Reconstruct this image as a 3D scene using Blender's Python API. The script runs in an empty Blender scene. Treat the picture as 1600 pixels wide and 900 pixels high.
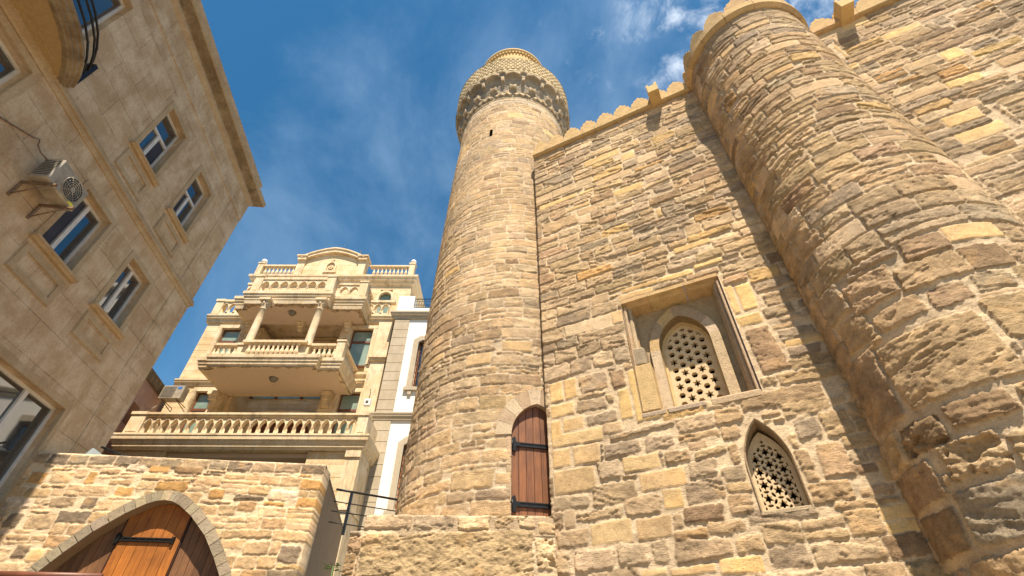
import bpy, math, random
import numpy as np
from mathutils import Matrix, Vector

# ------------------------------------------------------------------ camera, sky, sun, exposure
scene = bpy.context.scene
CAM = np.array([0.0, 0.0, 1.6])
FPX, PITCH, ROLL = 738.226, math.radians(41.61425), math.radians(0.26729)
cp, sp = math.cos(PITCH), math.sin(PITCH)
cr, sr = math.cos(ROLL), math.sin(ROLL)
FWD = np.array([0, cp, sp]); _r = np.array([1.0, 0, 0]); _u = np.array([0, -sp, cp])
RIGHT = cr * _r + sr * _u; UP = -sr * _r + cr * _u
cam = bpy.data.cameras.new('camera'); camo = bpy.data.objects.new('camera', cam)
scene.collection.objects.link(camo)
cam.sensor_width = 36; cam.lens = FPX / 1600 * 36; cam.clip_start = 0.05; cam.clip_end = 2000
M = Matrix(((RIGHT[0], UP[0], -FWD[0], CAM[0]), (RIGHT[1], UP[1], -FWD[1], CAM[1]), (RIGHT[2], UP[2], -FWD[2], CAM[2]), (0, 0, 0, 1)))
camo.matrix_world = M
scene.camera = camo

SUN_EL = math.radians(62)
SUN_H = (0.114, -0.99348)                      # horizontal direction towards the sun
SX, SY, SZ = SUN_H[0] * math.cos(SUN_EL), SUN_H[1] * math.cos(SUN_EL), math.sin(SUN_EL)
sun = bpy.data.lights.new('sun', 'SUN'); suno = bpy.data.objects.new('sun', sun)
scene.collection.objects.link(suno)
sun.energy = 5.0; sun.angle = math.radians(0.5); sun.color = (1.0, 0.875, 0.715)
suno.rotation_euler = Vector((SX, SY, SZ)).to_track_quat('Z', 'Y').to_euler()
suno.location = (0, -5, 30)

world = bpy.data.worlds.new('World'); scene.world = world; world.use_nodes = True
nt = world.node_tree; nt.nodes.clear()
def N(nt, t, **kw):
    n = nt.nodes.new(t)
    for k, v in kw.items(): setattr(n, k, v)
    return n
out = N(nt, 'ShaderNodeOutputWorld'); bg = N(nt, 'ShaderNodeBackground')
sky = N(nt, 'ShaderNodeTexSky', sky_type='NISHITA'); sky.sun_disc = False
sky.sun_elevation = SUN_EL; sky.sun_rotation = math.atan2(SUN_H[0], SUN_H[1]); sky.air_density = 1.0; sky.dust_density = 0.3; sky.ozone_density = 2.5
hsv = N(nt, 'ShaderNodeHueSaturation'); hsv.inputs['Hue'].default_value = 0.487; hsv.inputs['Saturation'].default_value = 1.30; hsv.inputs['Value'].default_value = 0.80
nt.links.new(sky.outputs[0], hsv.inputs['Color'])
tc = N(nt, 'ShaderNodeTexCoord')
def cloud(dirv, lo, hi, scale, t0, t1, seed):
    """procedural cloud patch in the sky around one world direction"""
    d = N(nt, 'ShaderNodeVectorMath', operation='DOT_PRODUCT'); d.inputs[1].default_value = dirv
    nt.links.new(tc.outputs['Generated'], d.inputs[0])
    m = N(nt, 'ShaderNodeMapRange', interpolation_type='SMOOTHSTEP'); m.inputs[1].default_value = lo; m.inputs[2].default_value = hi
    nt.links.new(d.outputs['Value'], m.inputs[0])
    n = N(nt, 'ShaderNodeTexNoise', noise_dimensions='4D'); n.inputs['Scale'].default_value = scale; n.inputs['Detail'].default_value = 9; n.inputs['Roughness'].default_value = 0.62
    n.inputs['W'].default_value = seed; n.inputs['Distortion'].default_value = 0.4
    nt.links.new(tc.outputs['Generated'], n.inputs['Vector'])
    t = N(nt, 'ShaderNodeMapRange', interpolation_type='SMOOTHSTEP'); t.inputs[1].default_value = t0; t.inputs[2].default_value = t1
    nt.links.new(n.outputs['Fac'], t.inputs[0])
    mu = N(nt, 'ShaderNodeMath', operation='MULTIPLY'); nt.links.new(m.outputs[0], mu.inputs[0]); nt.links.new(t.outputs[0], mu.inputs[1])
    return mu
def pray(px, py):
    d = FWD * FPX + RIGHT * (px - 800) + UP * (450 - py)
    return d / np.linalg.norm(d)
c1 = cloud(tuple(pray(1150, 0)), 0.974, 0.995, 13.0, 0.43, 0.74, 5.1)
c2 = cloud(tuple(pray(640, 200)), 0.60, 0.98, 2.6, 0.40, 0.85, 7.7)
c3 = cloud(tuple(pray(1010, -30)), 0.975, 0.996, 19.0, 0.56, 0.74, 1.3)
def mixc(base, fac, col, amt):
    k = N(nt, 'ShaderNodeMath', operation='MULTIPLY'); k.inputs[1].default_value = amt; nt.links.new(fac.outputs[0], k.inputs[0])
    m = N(nt, 'ShaderNodeMixRGB'); nt.links.new(k.outputs[0], m.inputs[0]); nt.links.new(base, m.inputs[1]); m.inputs[2].default_value = col
    return m.outputs[0]
o = mixc(hsv.outputs[0], c2, (3.2, 4.4, 5.8, 1), 0.38)
o = mixc(o, c1, (7.0, 7.5, 8.2, 1), 0.85)
o = mixc(o, c3, (7.0, 7.4, 8.0, 1), 0.35)
nt.links.new(o, bg.inputs[0]); bg.inputs[1].default_value = 0.09
nt.links.new(bg.outputs[0], out.inputs[0])
scene.view_settings.view_transform = 'Standard'; scene.view_settings.look = 'None'
scene.view_settings.exposure = 1.06; scene.view_settings.gamma = 1

# ------------------------------------------------------------------ measuring helpers
def on_plane(px, py, p0, n):
    d = pray(px, py); p0 = np.array(p0, float); n = np.array(n, float)
    return CAM + d * ((p0 - CAM) @ n) / (d @ n)

# ------------------------------------------------------------------ scene graph helpers
COL = scene.collection
def tag(o, label=None, cat=None, group=None, kind=None):
    if label: o['label'] = label
    if cat: o['category'] = cat
    if group: o['group'] = group
    if kind: o['kind'] = kind
    return o
def thing(name, label, cat, loc=(0, 0, 0), rotz=0, group=None):
    o = bpy.data.objects.new(name, None); COL.objects.link(o)
    o.location = loc; o.rotation_euler = (0, 0, rotz); o.empty_display_size = 0.3
    o['kind'] = 'thing'
    return tag(o, label, cat, group)
def copy_part(o, loc, rotz=None, parent=None):
    c = o.copy(); COL.objects.link(c); c.parent = parent or o.parent; c.location = loc
    if rotz is not None: c.rotation_euler = (0, 0, rotz)
    for ch in list(o.children):
        d = ch.copy(); COL.objects.link(d); d.parent = c
    return c

class MB:
    """collects simple solids, becomes ONE mesh object"""
    def __init__(s, col=(1, 1, 1)):
        s.v = []; s.f = []; s.c = []; s.col = col; s.sm = []
    def add(s, vs, fs, col=None, smooth=False):
        b = len(s.v); s.v += [tuple(map(float, p)) for p in vs]; s.f += [tuple(b + i for i in f) for f in fs]
        s.c += [col or s.col] * len(vs); s.sm += [smooth] * len(fs); return s
    def box(s, x0, x1, y0, y1, z0, z1, col=None, bev=0.0):
        if bev <= 0:
            vs = [(x, y, z) for z in (z0, z1) for y in (y0, y1) for x in (x0, x1)]
            fs = [(0, 2, 3, 1), (4, 5, 7, 6), (0, 1, 5, 4), (2, 6, 7, 3), (0, 4, 6, 2), (1, 3, 7, 5)]
            return s.add(vs, fs, col)
        b = min(bev, (x1 - x0) * .45, (y1 - y0) * .45, (z1 - z0) * .45)
        vs = []; idx = {}
        for ix, X in enumerate((x0, x1)):
            for iy, Y in enumerate((y0, y1)):
                for iz, Z in enumerate((z0, z1)):
                    sx, sy, sz = (1 - 2 * ix) * b, (1 - 2 * iy) * b, (1 - 2 * iz) * b
                    for a, p in enumerate(((X, Y + sy, Z + sz), (X + sx, Y, Z + sz), (X + sx, Y + sy, Z))):
                        idx[(ix, iy, iz, a)] = len(vs); vs.append(p)
        fs = []
        for a in range(3):
            for e in (0, 1):
                q = []
                for (m, n) in ((0, 0), (1, 0), (1, 1), (0, 1)):
                    k = [0, 0, 0]; k[a] = e; k[(a + 1) % 3] = m; k[(a + 2) % 3] = n
                    q.append(idx[(*k, a)])
                fs.append(tuple(q if e else q[::-1]))
        for a in range(3):
            b1, b2 = (a + 1) % 3, (a + 2) % 3
            for m in (0, 1):
                for n in (0, 1):
                    k0 = [0, 0, 0]; k1 = [0, 0, 0]; k0[a] = 0; k1[a] = 1
                    for k in (k0, k1): k[b1] = m; k[b2] = n
                    q = (idx[(*k0, b1)], idx[(*k1, b1)], idx[(*k1, b2)], idx[(*k0, b2)])
                    fs.append(q if (m == n) else q[::-1])
        for i in (0, 1):
            for j in (0, 1):
                for k in (0, 1):
                    q = tuple(idx[(i, j, k, a)] for a in range(3)); fs.append(q if (i + j + k) % 2 else q[::-1])
        return s.add(vs, fs, col)
    def prism(s, pts, y0, y1, col=None):
        """polygon in x,z extruded along y"""
        n = len(pts); vs = [(x, y0, z) for x, z in pts] + [(x, y1, z) for x, z in pts]
        fs = [tuple(range(n)), tuple(range(2 * n - 1, n - 1, -1))] + [(i, i + n, (i + 1) % n + n, (i + 1) % n) for i in range(n)]
        return s.add(vs, fs, col)
    def slab(s, pts, z0, z1, col=None):
        n = len(pts); vs = [(x, y, z0) for x, y in pts] + [(x, y, z1) for x, y in pts]
        fs = [tuple(range(n - 1, -1, -1)), tuple(range(n, 2 * n))] + [(i, (i + 1) % n, (i + 1) % n + n, i + n) for i in range(n)]
        return s.add(vs, fs, col)
    def lathe(s, prof, cx=0, cy=0, n=16, a0=0, a1=2 * math.pi, col=None, smooth=True):
        full = abs(a1 - a0 - 2 * math.pi) < 1e-6; m = n if full else n + 1
        vs = [(cx + r * math.sin(a0 + (a1 - a0) * i / n), cy - r * math.cos(a0 + (a1 - a0) * i / n), z) for r, z in prof for i in range(m)]
        fs = []
        for k in range(len(prof) - 1):
            for i in range(n):
                j = (i + 1) % m
                fs.append((k * m + i, k * m + j, (k + 1) * m + j, (k + 1) * m + i))
        return s.add(vs, fs, col, smooth)
    def tube(s, path, r, n=8, col=None, close=False):
        P = [Vector(p) for p in path]; vs = []; fs = []; L = len(P)
        for i, p in enumerate(P):
            t = (P[min(i + 1, L - 1)] - P[max(i - 1, 0)])
            if close: t = P[(i + 1) % L] - P[i - 1]
            t.normalize(); a = Vector((0, 0, 1)) if abs(t.z) < .9 else Vector((1, 0, 0))
            x = t.cross(a).normalized(); y = t.cross(x)
            for k in range(n):
                q = 2 * math.pi * k / n; vs.append(tuple(p + x * r * math.cos(q) + y * r * math.sin(q)))
        for i in range(L if close else L - 1):
            for k in range(n):
                a, b = i * n, ((i + 1) % L) * n
                fs.append((a + k, a + (k + 1) % n, b + (k + 1) % n, b + k))
        if not close: fs += [tuple(range(n - 1, -1, -1)), tuple((L - 1) * n + k for k in range(n))]
        return s.add(vs, fs, col, True)
    def sweep(s, prof, path, close=False, col=None):
        """profile [(outward d, z)] swept along plan polyline [(x,y)]; outward is to the right of travel"""
        P = [Vector(p) for p in path]; L = len(P); vs = []; n = len(prof)
        for i in range(L):
            a = P[i] - P[i - 1] if (i > 0 or close) else P[1] - P[0]
            b = P[(i + 1) % L] - P[i] if (i < L - 1 or close) else P[-1] - P[-2]
            a.normalize(); b.normalize()
            na, nb = Vector((a.y, -a.x)), Vector((b.y, -b.x)); m = na + nb
            m = m / max(m.dot(na), 1e-3) if m.length > 1e-6 else na
            vs += [(P[i].x + m.x * d, P[i].y + m.y * d, z) for d, z in prof]
        fs = []
        for i in range(L if close else L - 1):
            for k in range(n):
                a, b = i * n, ((i + 1) % L) * n
                fs.append((a + k, b + k, b + (k + 1) % n, a + (k + 1) % n))
        if not close: fs += [tuple(range(n)), tuple((L - 1) * n + k for k in range(n - 1, -1, -1))]
        return s.add(vs, fs, col)
    def build(s, name, mat, parent=None, loc=(0, 0, 0), rotz=0):
        me = bpy.data.meshes.new(name); me.from_pydata(s.v, [], s.f)
        me.polygons.foreach_set('use_smooth', s.sm)
        ca = me.color_attributes.new('Col', 'FLOAT_COLOR', 'POINT')
        ca.data.foreach_set('color', np.array([(*c[:3], 1.0) for c in s.c], dtype=np.float32).ravel())
        me.materials.append(mat); me.update()
        import bmesh
        bm = bmesh.new(); bm.from_mesh(me); bmesh.ops.recalc_face_normals(bm, faces=bm.faces); bm.to_mesh(me); bm.free()
        o = bpy.data.objects.new(name, me); COL.objects.link(o); o.location = loc; o.rotation_euler = (0, 0, rotz)
        if parent: o.parent = parent
        return o

def plate(name, outline, holes, y0, y1, mat, parent, loc=(0, 0, 0), rotz=0, col=(1, 1, 1)):
    """flat plate in x,z with real holes cut through, thickness y0..y1"""
    cu = bpy.data.curves.new(name, 'CURVE'); cu.dimensions = '2D'; cu.fill_mode = 'BOTH'; cu.extrude = (y1 - y0) / 2
    for poly in [outline] + holes:
        sp_ = cu.splines.new('POLY'); sp_.points.add(len(poly) - 1)
        for p, (x, z) in zip(sp_.points, poly): p.co = (x, z, 0, 1)
        sp_.use_cyclic_u = True
    ob = bpy.data.objects.new(name, cu); COL.objects.link(ob)
    dg = bpy.context.evaluated_depsgraph_get(); me = bpy.data.meshes.new_from_object(ob.evaluated_get(dg))
    bpy.data.objects.remove(ob); bpy.data.curves.remove(cu)
    n = len(me.vertices); co = np.zeros(n * 3, np.float32); me.vertices.foreach_get('co', co); co = co.reshape(-1, 3)
    nc = np.stack([co[:, 0], (y0 + y1) / 2 - co[:, 2], co[:, 1]], 1); me.vertices.foreach_set('co', nc.ravel())
    ca = me.color_attributes.new('Col', 'FLOAT_COLOR', 'POINT'); ca.data.foreach_set('color', np.tile(np.array([*col, 1], np.float32), n))
    me.materials.clear(); me.materials.append(mat); me.name = name; me.update()
    o = bpy.data.objects.new(name, me); COL.objects.link(o); o.location = loc; o.rotation_euler = (0, 0, rotz)
    if parent: o.parent = parent
    return o

# ------------------------------------------------------------------ materials
def new_mat(name):
    m = bpy.data.materials.new(name); m.use_nodes = True
    t = m.node_tree; return m, t, t.nodes['Principled BSDF']
def noise(t, scale, detail=6, rough=0.6, vec=None, stretch=None):
    n = N(t, 'ShaderNodeTexNoise'); n.inputs['Scale'].default_value = scale; n.inputs['Detail'].default_value = detail; n.inputs['Roughness'].default_value = rough
    if vec is None:
        c = N(t, 'ShaderNodeTexCoord'); vec = c.outputs['Object']
    if stretch:
        mp = N(t, 'ShaderNodeMapping'); mp.inputs['Scale'].default_value = stretch; t.links.new(vec, mp.inputs['Vector']); vec = mp.outputs[0]
    t.links.new(vec, n.inputs['Vector']); return n
def ramp(t, src, stops):
    r = N(t, 'ShaderNodeValToRGB'); e = r.color_ramp.elements
    while len(e) > 1: e.remove(e[-1])
    e[0].position = stops[0][0]; e[0].color = (*stops[0][1], 1)
    for p, c in stops[1:]:
        q = e.new(p); q.color = (*c, 1)
    t.links.new(src, r.inputs[0]); return r.outputs[0]
def mix(t, fac, a, b, mode='MIX'):
    m = N(t, 'ShaderNodeMixRGB', blend_type=mode)
    for s_, v in ((0, fac), (1, a), (2, b)):
        if isinstance(v, (int, float)): m.inputs[s_].default_value = v
        elif isinstance(v, tuple): m.inputs[s_].default_value = (*v, 1)
        else: t.links.new(v, m.inputs[s_])
    return m.outputs[0]
def bump(t, b, src, dist, strength=1.0, prev=None):
    n = N(t, 'ShaderNodeBump'); n.inputs['Distance'].default_value = dist; n.inputs['Strength'].default_value = strength
    t.links.new(src, n.inputs['Height'])
    if prev: t.links.new(prev, n.inputs['Normal'])
    t.links.new(n.outputs[0], b.inputs['Normal']); return n.outputs[0]
def g3(v): return (v, v, v)

def stone_mat(name, bscale=1.0):
    """colour from the stone-by-stone attribute, fine grain, pits and mineral mottling on top"""
    m, t, b = new_mat(name); at = N(t, 'ShaderNodeVertexColor'); at.layer_name = 'Col'
    n1 = noise(t, 9, 8, 0.7); n2 = noise(t, 60, 6, 0.75); n3 = noise(t, 24, 8, 0.72, stretch=(1, 1, 3.8))
    c = mix(t, 1.0, at.outputs[0], ramp(t, n1.outputs[0], [(0.28, (0.74, 0.70, 0.66)), (0.5, (1, 1, 1)), (0.75, (1.14, 1.10, 1.02))]), 'MULTIPLY')
    c = mix(t, 1.0, c, ramp(t, n2.outputs[0], [(0.3, g3(0.60)), (0.45, g3(1.0)), (0.7, g3(1.15))]), 'MULTIPLY')
    c = mix(t, 0.7, c, ramp(t, n3.outputs[0], [(0.32, (0.60, 0.53, 0.45)), (0.44, g3(1.0))]), 'MULTIPLY')
    t.links.new(c, b.inputs['Base Color']); b.inputs['Roughness'].default_value = 0.92; b.inputs['Specular IOR Level'].default_value = 0.2
    am = N(t, 'ShaderNodeMath', operation='MULTIPLY'); am.inputs[1].default_value = 1.0; t.links.new(at.outputs['Alpha'], am.inputs[0])
    p = bump(t, b, n3.outputs[0], 0.022 * bscale); t.links.new(am.outputs[0], b.inputs['Normal'].links[0].from_node.inputs['Strength'])
    p = bump(t, b, n2.outputs[0], 0.010 * bscale, 1.0, p); t.links.new(am.outputs[0], b.inputs['Normal'].links[0].from_node.inputs['Strength'])
    return m
M_STONE = stone_mat('masonry_stone')
M_ASH = stone_mat('dressed_stone', 0.3)

def ashlar(name, cols, bw, bh, joint, stain=(0.75, 0.7, 0.62), blot=0.5, bumpd=0.004, zoff=0.0):
    """sawn limestone cladding with thin joints; joints and tints laid out in the wall's own metres"""
    m, t, b = new_mat(name)
    co = N(t, 'ShaderNodeTexCoord'); sx = N(t, 'ShaderNodeSeparateXYZ'); t.links.new(co.outputs['Object'], sx.inputs[0])
    cb = N(t, 'ShaderNodeCombineXYZ'); ad = N(t, 'ShaderNodeMath', operation='ADD')
    t.links.new(sx.outputs[0], ad.inputs[0]); t.links.new(sx.outputs[1], ad.inputs[1])
    t.links.new(ad.outputs[0], cb.inputs[0]); t.links.new(sx.outputs[2], cb.inputs[1]); cb.inputs[2].default_value = zoff
    br = N(t, 'ShaderNodeTexBrick'); br.offset = 0.42; br.inputs['Scale'].default_value = 1; br.inputs['Brick Width'].default_value = bw; br.inputs['Row Height'].default_value = bh
    br.inputs['Mortar Size'].default_value = joint; br.inputs['Mortar Smooth'].default_value = 0.2; br.inputs['Bias'].default_value = 0
    br.inputs['Color1'].default_value = (*cols[0], 1); br.inputs['Color2'].default_value = (*cols[1], 1); br.inputs['Mortar'].default_value = (*cols[2], 1)
    t.links.new(cb.outputs[0], br.inputs['Vector'])
    n1 = noise(t, 1.7, 7, 0.62); n2 = noise(t, 22, 6, 0.65); n3 = noise(t, 3.1, 6, 0.7, stretch=(1, 1, 0.45))
    c = mix(t, ramp(t, n1.outputs[0], [(0.42, g3(0)), (0.62, g3(blot))]), br.outputs[0], cols[3])
    c = mix(t, ramp(t, n3.outputs[0], [(0.5, g3(0)), (0.72, g3(blot))]), c, cols[4])
    c = mix(t, 1.0, c, ramp(t, n2.outputs[0], [(0.25, g3(0.8)), (0.6, g3(1.05))]), 'MULTIPLY')
    n4 = noise(t, 3.2, 9, 0.78, stretch=(2.2, 2.2, 0.22))
    c = mix(t, ramp(t, n4.outputs[0], [(0.52, g3(0)), (0.70, g3(0.55))]), c, tuple(x * y for x, y in zip(cols[0], stain)))
    t.links.new(c, b.inputs['Base Color']); b.inputs['Roughness'].default_value = 0.88; b.inputs['Specular IOR Level'].default_value = 0.25
    inv = N(t, 'ShaderNodeMath', operation='SUBTRACT'); inv.inputs[0].default_value = 1; t.links.new(br.outputs['Fac'], inv.inputs[1])
    p = bump(t, b, inv.outputs[0], 0.006)
    bump(t, b, n2.outputs[0], bumpd, 1, p)
    return m
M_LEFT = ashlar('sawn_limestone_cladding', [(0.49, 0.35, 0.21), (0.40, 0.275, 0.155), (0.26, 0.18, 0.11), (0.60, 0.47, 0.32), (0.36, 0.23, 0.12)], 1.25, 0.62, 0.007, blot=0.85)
M_LTRIM = ashlar('carved_limestone_trim', [(0.42, 0.30, 0.17), (0.37, 0.26, 0.145), (0.30, 0.22, 0.14), (0.50, 0.40, 0.27), (0.30, 0.20, 0.11)], 1.6, 5.0, 0.004, blot=0.5)
M_LSOF = ashlar('painted_ochre_soffit', [(0.40, 0.27, 0.12), (0.39, 0.26, 0.115), (0.35, 0.24, 0.11), (0.43, 0.30, 0.145), (0.34, 0.23, 0.10)], 3.0, 3.0, 0.0, blot=0.3)
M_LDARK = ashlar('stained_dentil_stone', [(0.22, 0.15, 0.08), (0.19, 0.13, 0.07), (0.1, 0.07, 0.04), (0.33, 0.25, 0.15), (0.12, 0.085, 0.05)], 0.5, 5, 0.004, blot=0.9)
M_LPAR = ashlar('grey_weathered_parapet', [(0.38, 0.31, 0.23), (0.33, 0.27, 0.2), (0.2, 0.16, 0.12), (0.45, 0.39, 0.31), (0.28, 0.17, 0.10)], 1.1, 5, 0.006, blot=0.7)
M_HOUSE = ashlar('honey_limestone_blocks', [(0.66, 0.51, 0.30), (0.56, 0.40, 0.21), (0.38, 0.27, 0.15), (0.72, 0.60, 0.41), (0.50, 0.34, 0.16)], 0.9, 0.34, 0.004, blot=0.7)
M_HTRIM = ashlar('weathered_limestone_trim', [(0.66, 0.52, 0.32), (0.58, 0.44, 0.26), (0.4, 0.3, 0.18), (0.70, 0.59, 0.42), (0.24, 0.18, 0.115)], 1.4, 6.0, 0.003, blot=0.8)
M_QUOIN = ashlar('grey_limestone_quoins', [(0.44, 0.37, 0.26), (0.40, 0.33, 0.23), (0.3, 0.25, 0.18), (0.5, 0.43, 0.32), (0.32, 0.26, 0.18)], 5, 5, 0.002, blot=0.6)

def plaster(name, base, dirt, scale=2.0, amt=0.6, lo=0.5, bd=0.01):
    m, t, b = new_mat(name); n1 = noise(t, scale, 9, 0.7); n2 = noise(t, 40, 5, 0.6)
    c = mix(t, ramp(t, n1.outputs[0], [(lo, g3(0)), (lo + 0.16, g3(amt))]), base, dirt)
    c = mix(t, 1.0, c, ramp(t, n2.outputs[0], [(0.3, g3(0.86)), (0.6, g3(1.04))]), 'MULTIPLY')
    t.links.new(c, b.inputs['Base Color']); b.inputs['Roughness'].default_value = 0.9; b.inputs['Specular IOR Level'].default_value = 0.2
    bump(t, b, n1.outputs[0], bd); return m
M_SOFFIT = plaster('peeling_cream_plaster', (0.56, 0.44, 0.33), (0.44, 0.34, 0.25), 1.6, 0.5, 0.55)
M_FLAKE = plaster('crumbled_stone_edge', (0.50, 0.38, 0.24), (0.22, 0.16, 0.10), 7, 0.9, 0.42, 0.08)
M_WHITE = plaster('white_render', (0.80, 0.76, 0.68), (0.66, 0.60, 0.50), 1.2, 0.35, 0.55)
M_PINK = plaster('faded_pink_plaster', (0.40, 0.27, 0.25), (0.50, 0.42, 0.36), 2.2, 0.8, 0.5, 0.04)
M_EAVE = plaster('mossy_old_eaves', (0.14, 0.11, 0.075), (0.25, 0.20, 0.13), 6, 0.8, 0.45, 0.05)
M_MUD = plaster('brown_render', (0.30, 0.205, 0.12), (0.25, 0.165, 0.095), 3.5, 0.7, 0.48, 0.012)
M_YPLA = plaster('yellow_dome_plaster', (0.60, 0.42, 0.19), (0.50, 0.33, 0.14), 3.0, 0.7, 0.5, 0.01)
M_LATT = plaster('pale_lattice_stone', (0.60, 0.46, 0.28), (0.46, 0.34, 0.20), 5.0, 0.7, 0.5, 0.006)
M_CAPST = plaster('yellow_capstone', (0.60, 0.42, 0.19), (0.44, 0.31, 0.15), 4.0, 0.8, 0.5, 0.012)

def simple(name, col, rough=0.5, metal=0.0, nscale=None, amt=0.2, spec=0.5):
    m, t, b = new_mat(name); b.inputs['Base Color'].default_value = (*col, 1); b.inputs['Roughness'].default_value = rough; b.inputs['Metallic'].default_value = metal
    b.inputs['Specular IOR Level'].default_value = spec
    if nscale:
        n = noise(t, nscale, 6); c = mix(t, 1.0, tuple(col), ramp(t, n.outputs[0], [(0.3, g3(1 - amt)), (0.7, g3(1 + amt))]), 'MULTIPLY'); t.links.new(c, b.inputs['Base Color'])
        bump(t, b, n.outputs[0], 0.002)
    return m
M_IRON = simple('black_wrought_iron', (0.02, 0.02, 0.02), 0.42, 0.6, 30, 0.4)
M_PVC = simple('white_window_frame', (0.62, 0.58, 0.52), 0.45, 0, 6, 0.12)
M_DARK = simple('dark_window_frame', (0.035, 0.03, 0.028), 0.5)
M_BROWNF = simple('brown_wooden_frame', (0.14, 0.045, 0.02), 0.5, 0, 12, 0.3)
M_ACW = simple('aged_white_casing', (0.31, 0.265, 0.195), 0.5, 0, 7, 0.3)
M_ACD = simple('dark_grille', (0.06, 0.055, 0.05), 0.6)
M_RUST = simple('rusty_steel', (0.20, 0.13, 0.08), 0.7, 0.3, 20, 0.4)
M_BLACK = simple('black_interior', (0.012, 0.010, 0.008), 0.9, 0, None, 0, 0.1)
M_BLUE = simple('blue_sticker', (0.05, 0.16, 0.50), 0.4)
M_YEL = simple('yellow_sticker', (0.75, 0.65, 0.05), 0.4)
M_GLOBE = simple('white_stone_ball', (0.75, 0.72, 0.66), 0.5, 0, 10, 0.1)
M_CLOTH = simple('dark_curtain', (0.035, 0.035, 0.045), 0.8, 0, 3, 0.3)
M_GREENW = simple('weed_leaf', (0.07, 0.16, 0.03), 0.6, 0, 20, 0.3)
M_LAMP = simple('dull_lamp_glass', (0.16, 0.15, 0.12), 0.35)

def glass_mat(name, base, inner, ior=1.9):
    """window pane: clear reflection over a dim room with a hint of curtain"""
    m, t, b = new_mat(name); n = noise(t, 1.4, 3, 0.5)
    c = ramp(t, n.outputs[0], [(0.40, base), (0.62, inner)])
    t.links.new(c, b.inputs['Base Color']); b.inputs['Roughness'].default_value = 0.04; b.inputs['IOR'].default_value = ior
    n2 = noise(t, 0.9, 2, 0.4); bump(t, b, n2.outputs[0], 0.01, 0.5); return m
M_GLASS = glass_mat('window_glass', (0.015, 0.022, 0.03), (0.03, 0.035, 0.04), 2.6)
M_GGREEN = glass_mat('greenish_glass', (0.13, 0.21, 0.17), (0.22, 0.30, 0.25), 1.6)
M_GREENC = glass_mat('green_curtain_glass', (0.16, 0.24, 0.20), (0.26, 0.33, 0.27), 1.5)

def wood_mat(name, col, col2, sx):
    m, t, b = new_mat(name); at = N(t, 'ShaderNodeVertexColor'); at.layer_name = 'Col'
    n = noise(t, 5, 8, 0.7, stretch=(sx, sx, 0.5)); n2 = noise(t, 1.5, 4, 0.6)
    c = mix(t, ramp(t, n.outputs[0], [(0.35, g3(0)), (0.65, g3(1))]), col, col2)
    c = mix(t, 1.0, c, ramp(t, n2.outputs[0], [(0.3, g3(0.62)), (0.7, g3(1.3))]), 'MULTIPLY')
    c = mix(t, 1.0, c, at.outputs[0], 'MULTIPLY')
    t.links.new(c, b.inputs['Base Color']); b.inputs['Roughness'].default_value = 0.5
    bump(t, b, n.outputs[0], 0.004); return m
M_WOODD = wood_mat('varnished_oak_planks', (0.25, 0.095, 0.028), (0.13, 0.045, 0.015), 9)
M_WOODO = wood_mat('orange_wood_planks', (0.42, 0.15, 0.022), (0.25, 0.080, 0.014), 9)
M_WOODB = wood_mat('brown_wood_planks', (0.185, 0.088, 0.036), (0.11, 0.050, 0.022), 9)

# ------------------------------------------------------------------ masonry engine (real relief, stone by stone)
def _w4(nl, ns):
    x = np.arange(ns) * nl / ns; i = np.floor(x).astype(int); f = (x - i).astype(np.float32)
    return i, ((1 - f) ** 3 / 6, (3 * f ** 3 - 6 * f ** 2 + 4) / 6, (-3 * f ** 3 + 3 * f ** 2 + 3 * f + 1) / 6, f ** 3 / 6)
def tile(ns, cu, cv, octs, seed, gain=0.55):
    """seamless fractal noise tile, cubic interpolation of random lattices"""
    rng = np.random.RandomState(seed); T = np.zeros((ns, ns), np.float32); a = 1.0
    for o_ in range(octs):
        nu = min(ns, max(4, int(ns / (cu / 2 ** o_)))); nv = min(ns, max(4, int(ns / (cv / 2 ** o_))))
        L = rng.rand(nv, nu).astype(np.float32)
        i, w = _w4(nu, ns); L = sum(L[:, (i + k - 1) % nu] * w[k][None, :] for k in range(4))
        i, w = _w4(nv, ns); T += a * sum(L[(i + k - 1) % nv] * w[k][:, None] for k in range(4)); a *= gain
    T -= T.mean(); T /= T.std(); return T
def sstep(a, b, x):
    t = np.clip((x - a) / (b - a), 0, 1); return t * t * (3 - 2 * t)
PAL = {'tan': (0.50, 0.365, 0.210), 'gry': (0.42, 0.325, 0.215), 'yel': (0.59, 0.41, 0.185), 'brn': (0.36, 0.25, 0.145), 'pnk': (0.45, 0.31, 0.19),
       'pal': (0.58, 0.44, 0.275), 'org': (0.50, 0.315, 0.135), 'dgy': (0.25, 0.205, 0.15), 'slt': (0.34, 0.29, 0.205), 'wht': (0.68, 0.58, 0.44)}
def trim(r, obs, mn=0.05, tol=0.012):
    x0, x1, y0, y1 = r
    for (a, b, c, d) in obs:
        ox = min(x1, b) - max(x0, a); oy = min(y1, d) - max(y0, c)
        if ox <= 0 or oy <= 0: continue
        opts = []
        if a - x0 > mn: opts.append(((a - x0) * (y1 - y0), (x0, a - tol * 0, y0, y1)))
        if x1 - b > mn: opts.append(((x1 - b) * (y1 - y0), (b, x1, y0, y1)))
        if c - y0 > mn: opts.append(((c - y0) * (x1 - x0), (x0, x1, y0, c)))
        if y1 - d > mn: opts.append(((y1 - d) * (x1 - x0), (x0, x1, d, y1)))
        if not opts: return None
        x0, x1, y0, y1 = max(opts)[1]
    if x1 - x0 < mn or y1 - y0 < mn: return None
    return (x0, x1, y0, y1)
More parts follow.
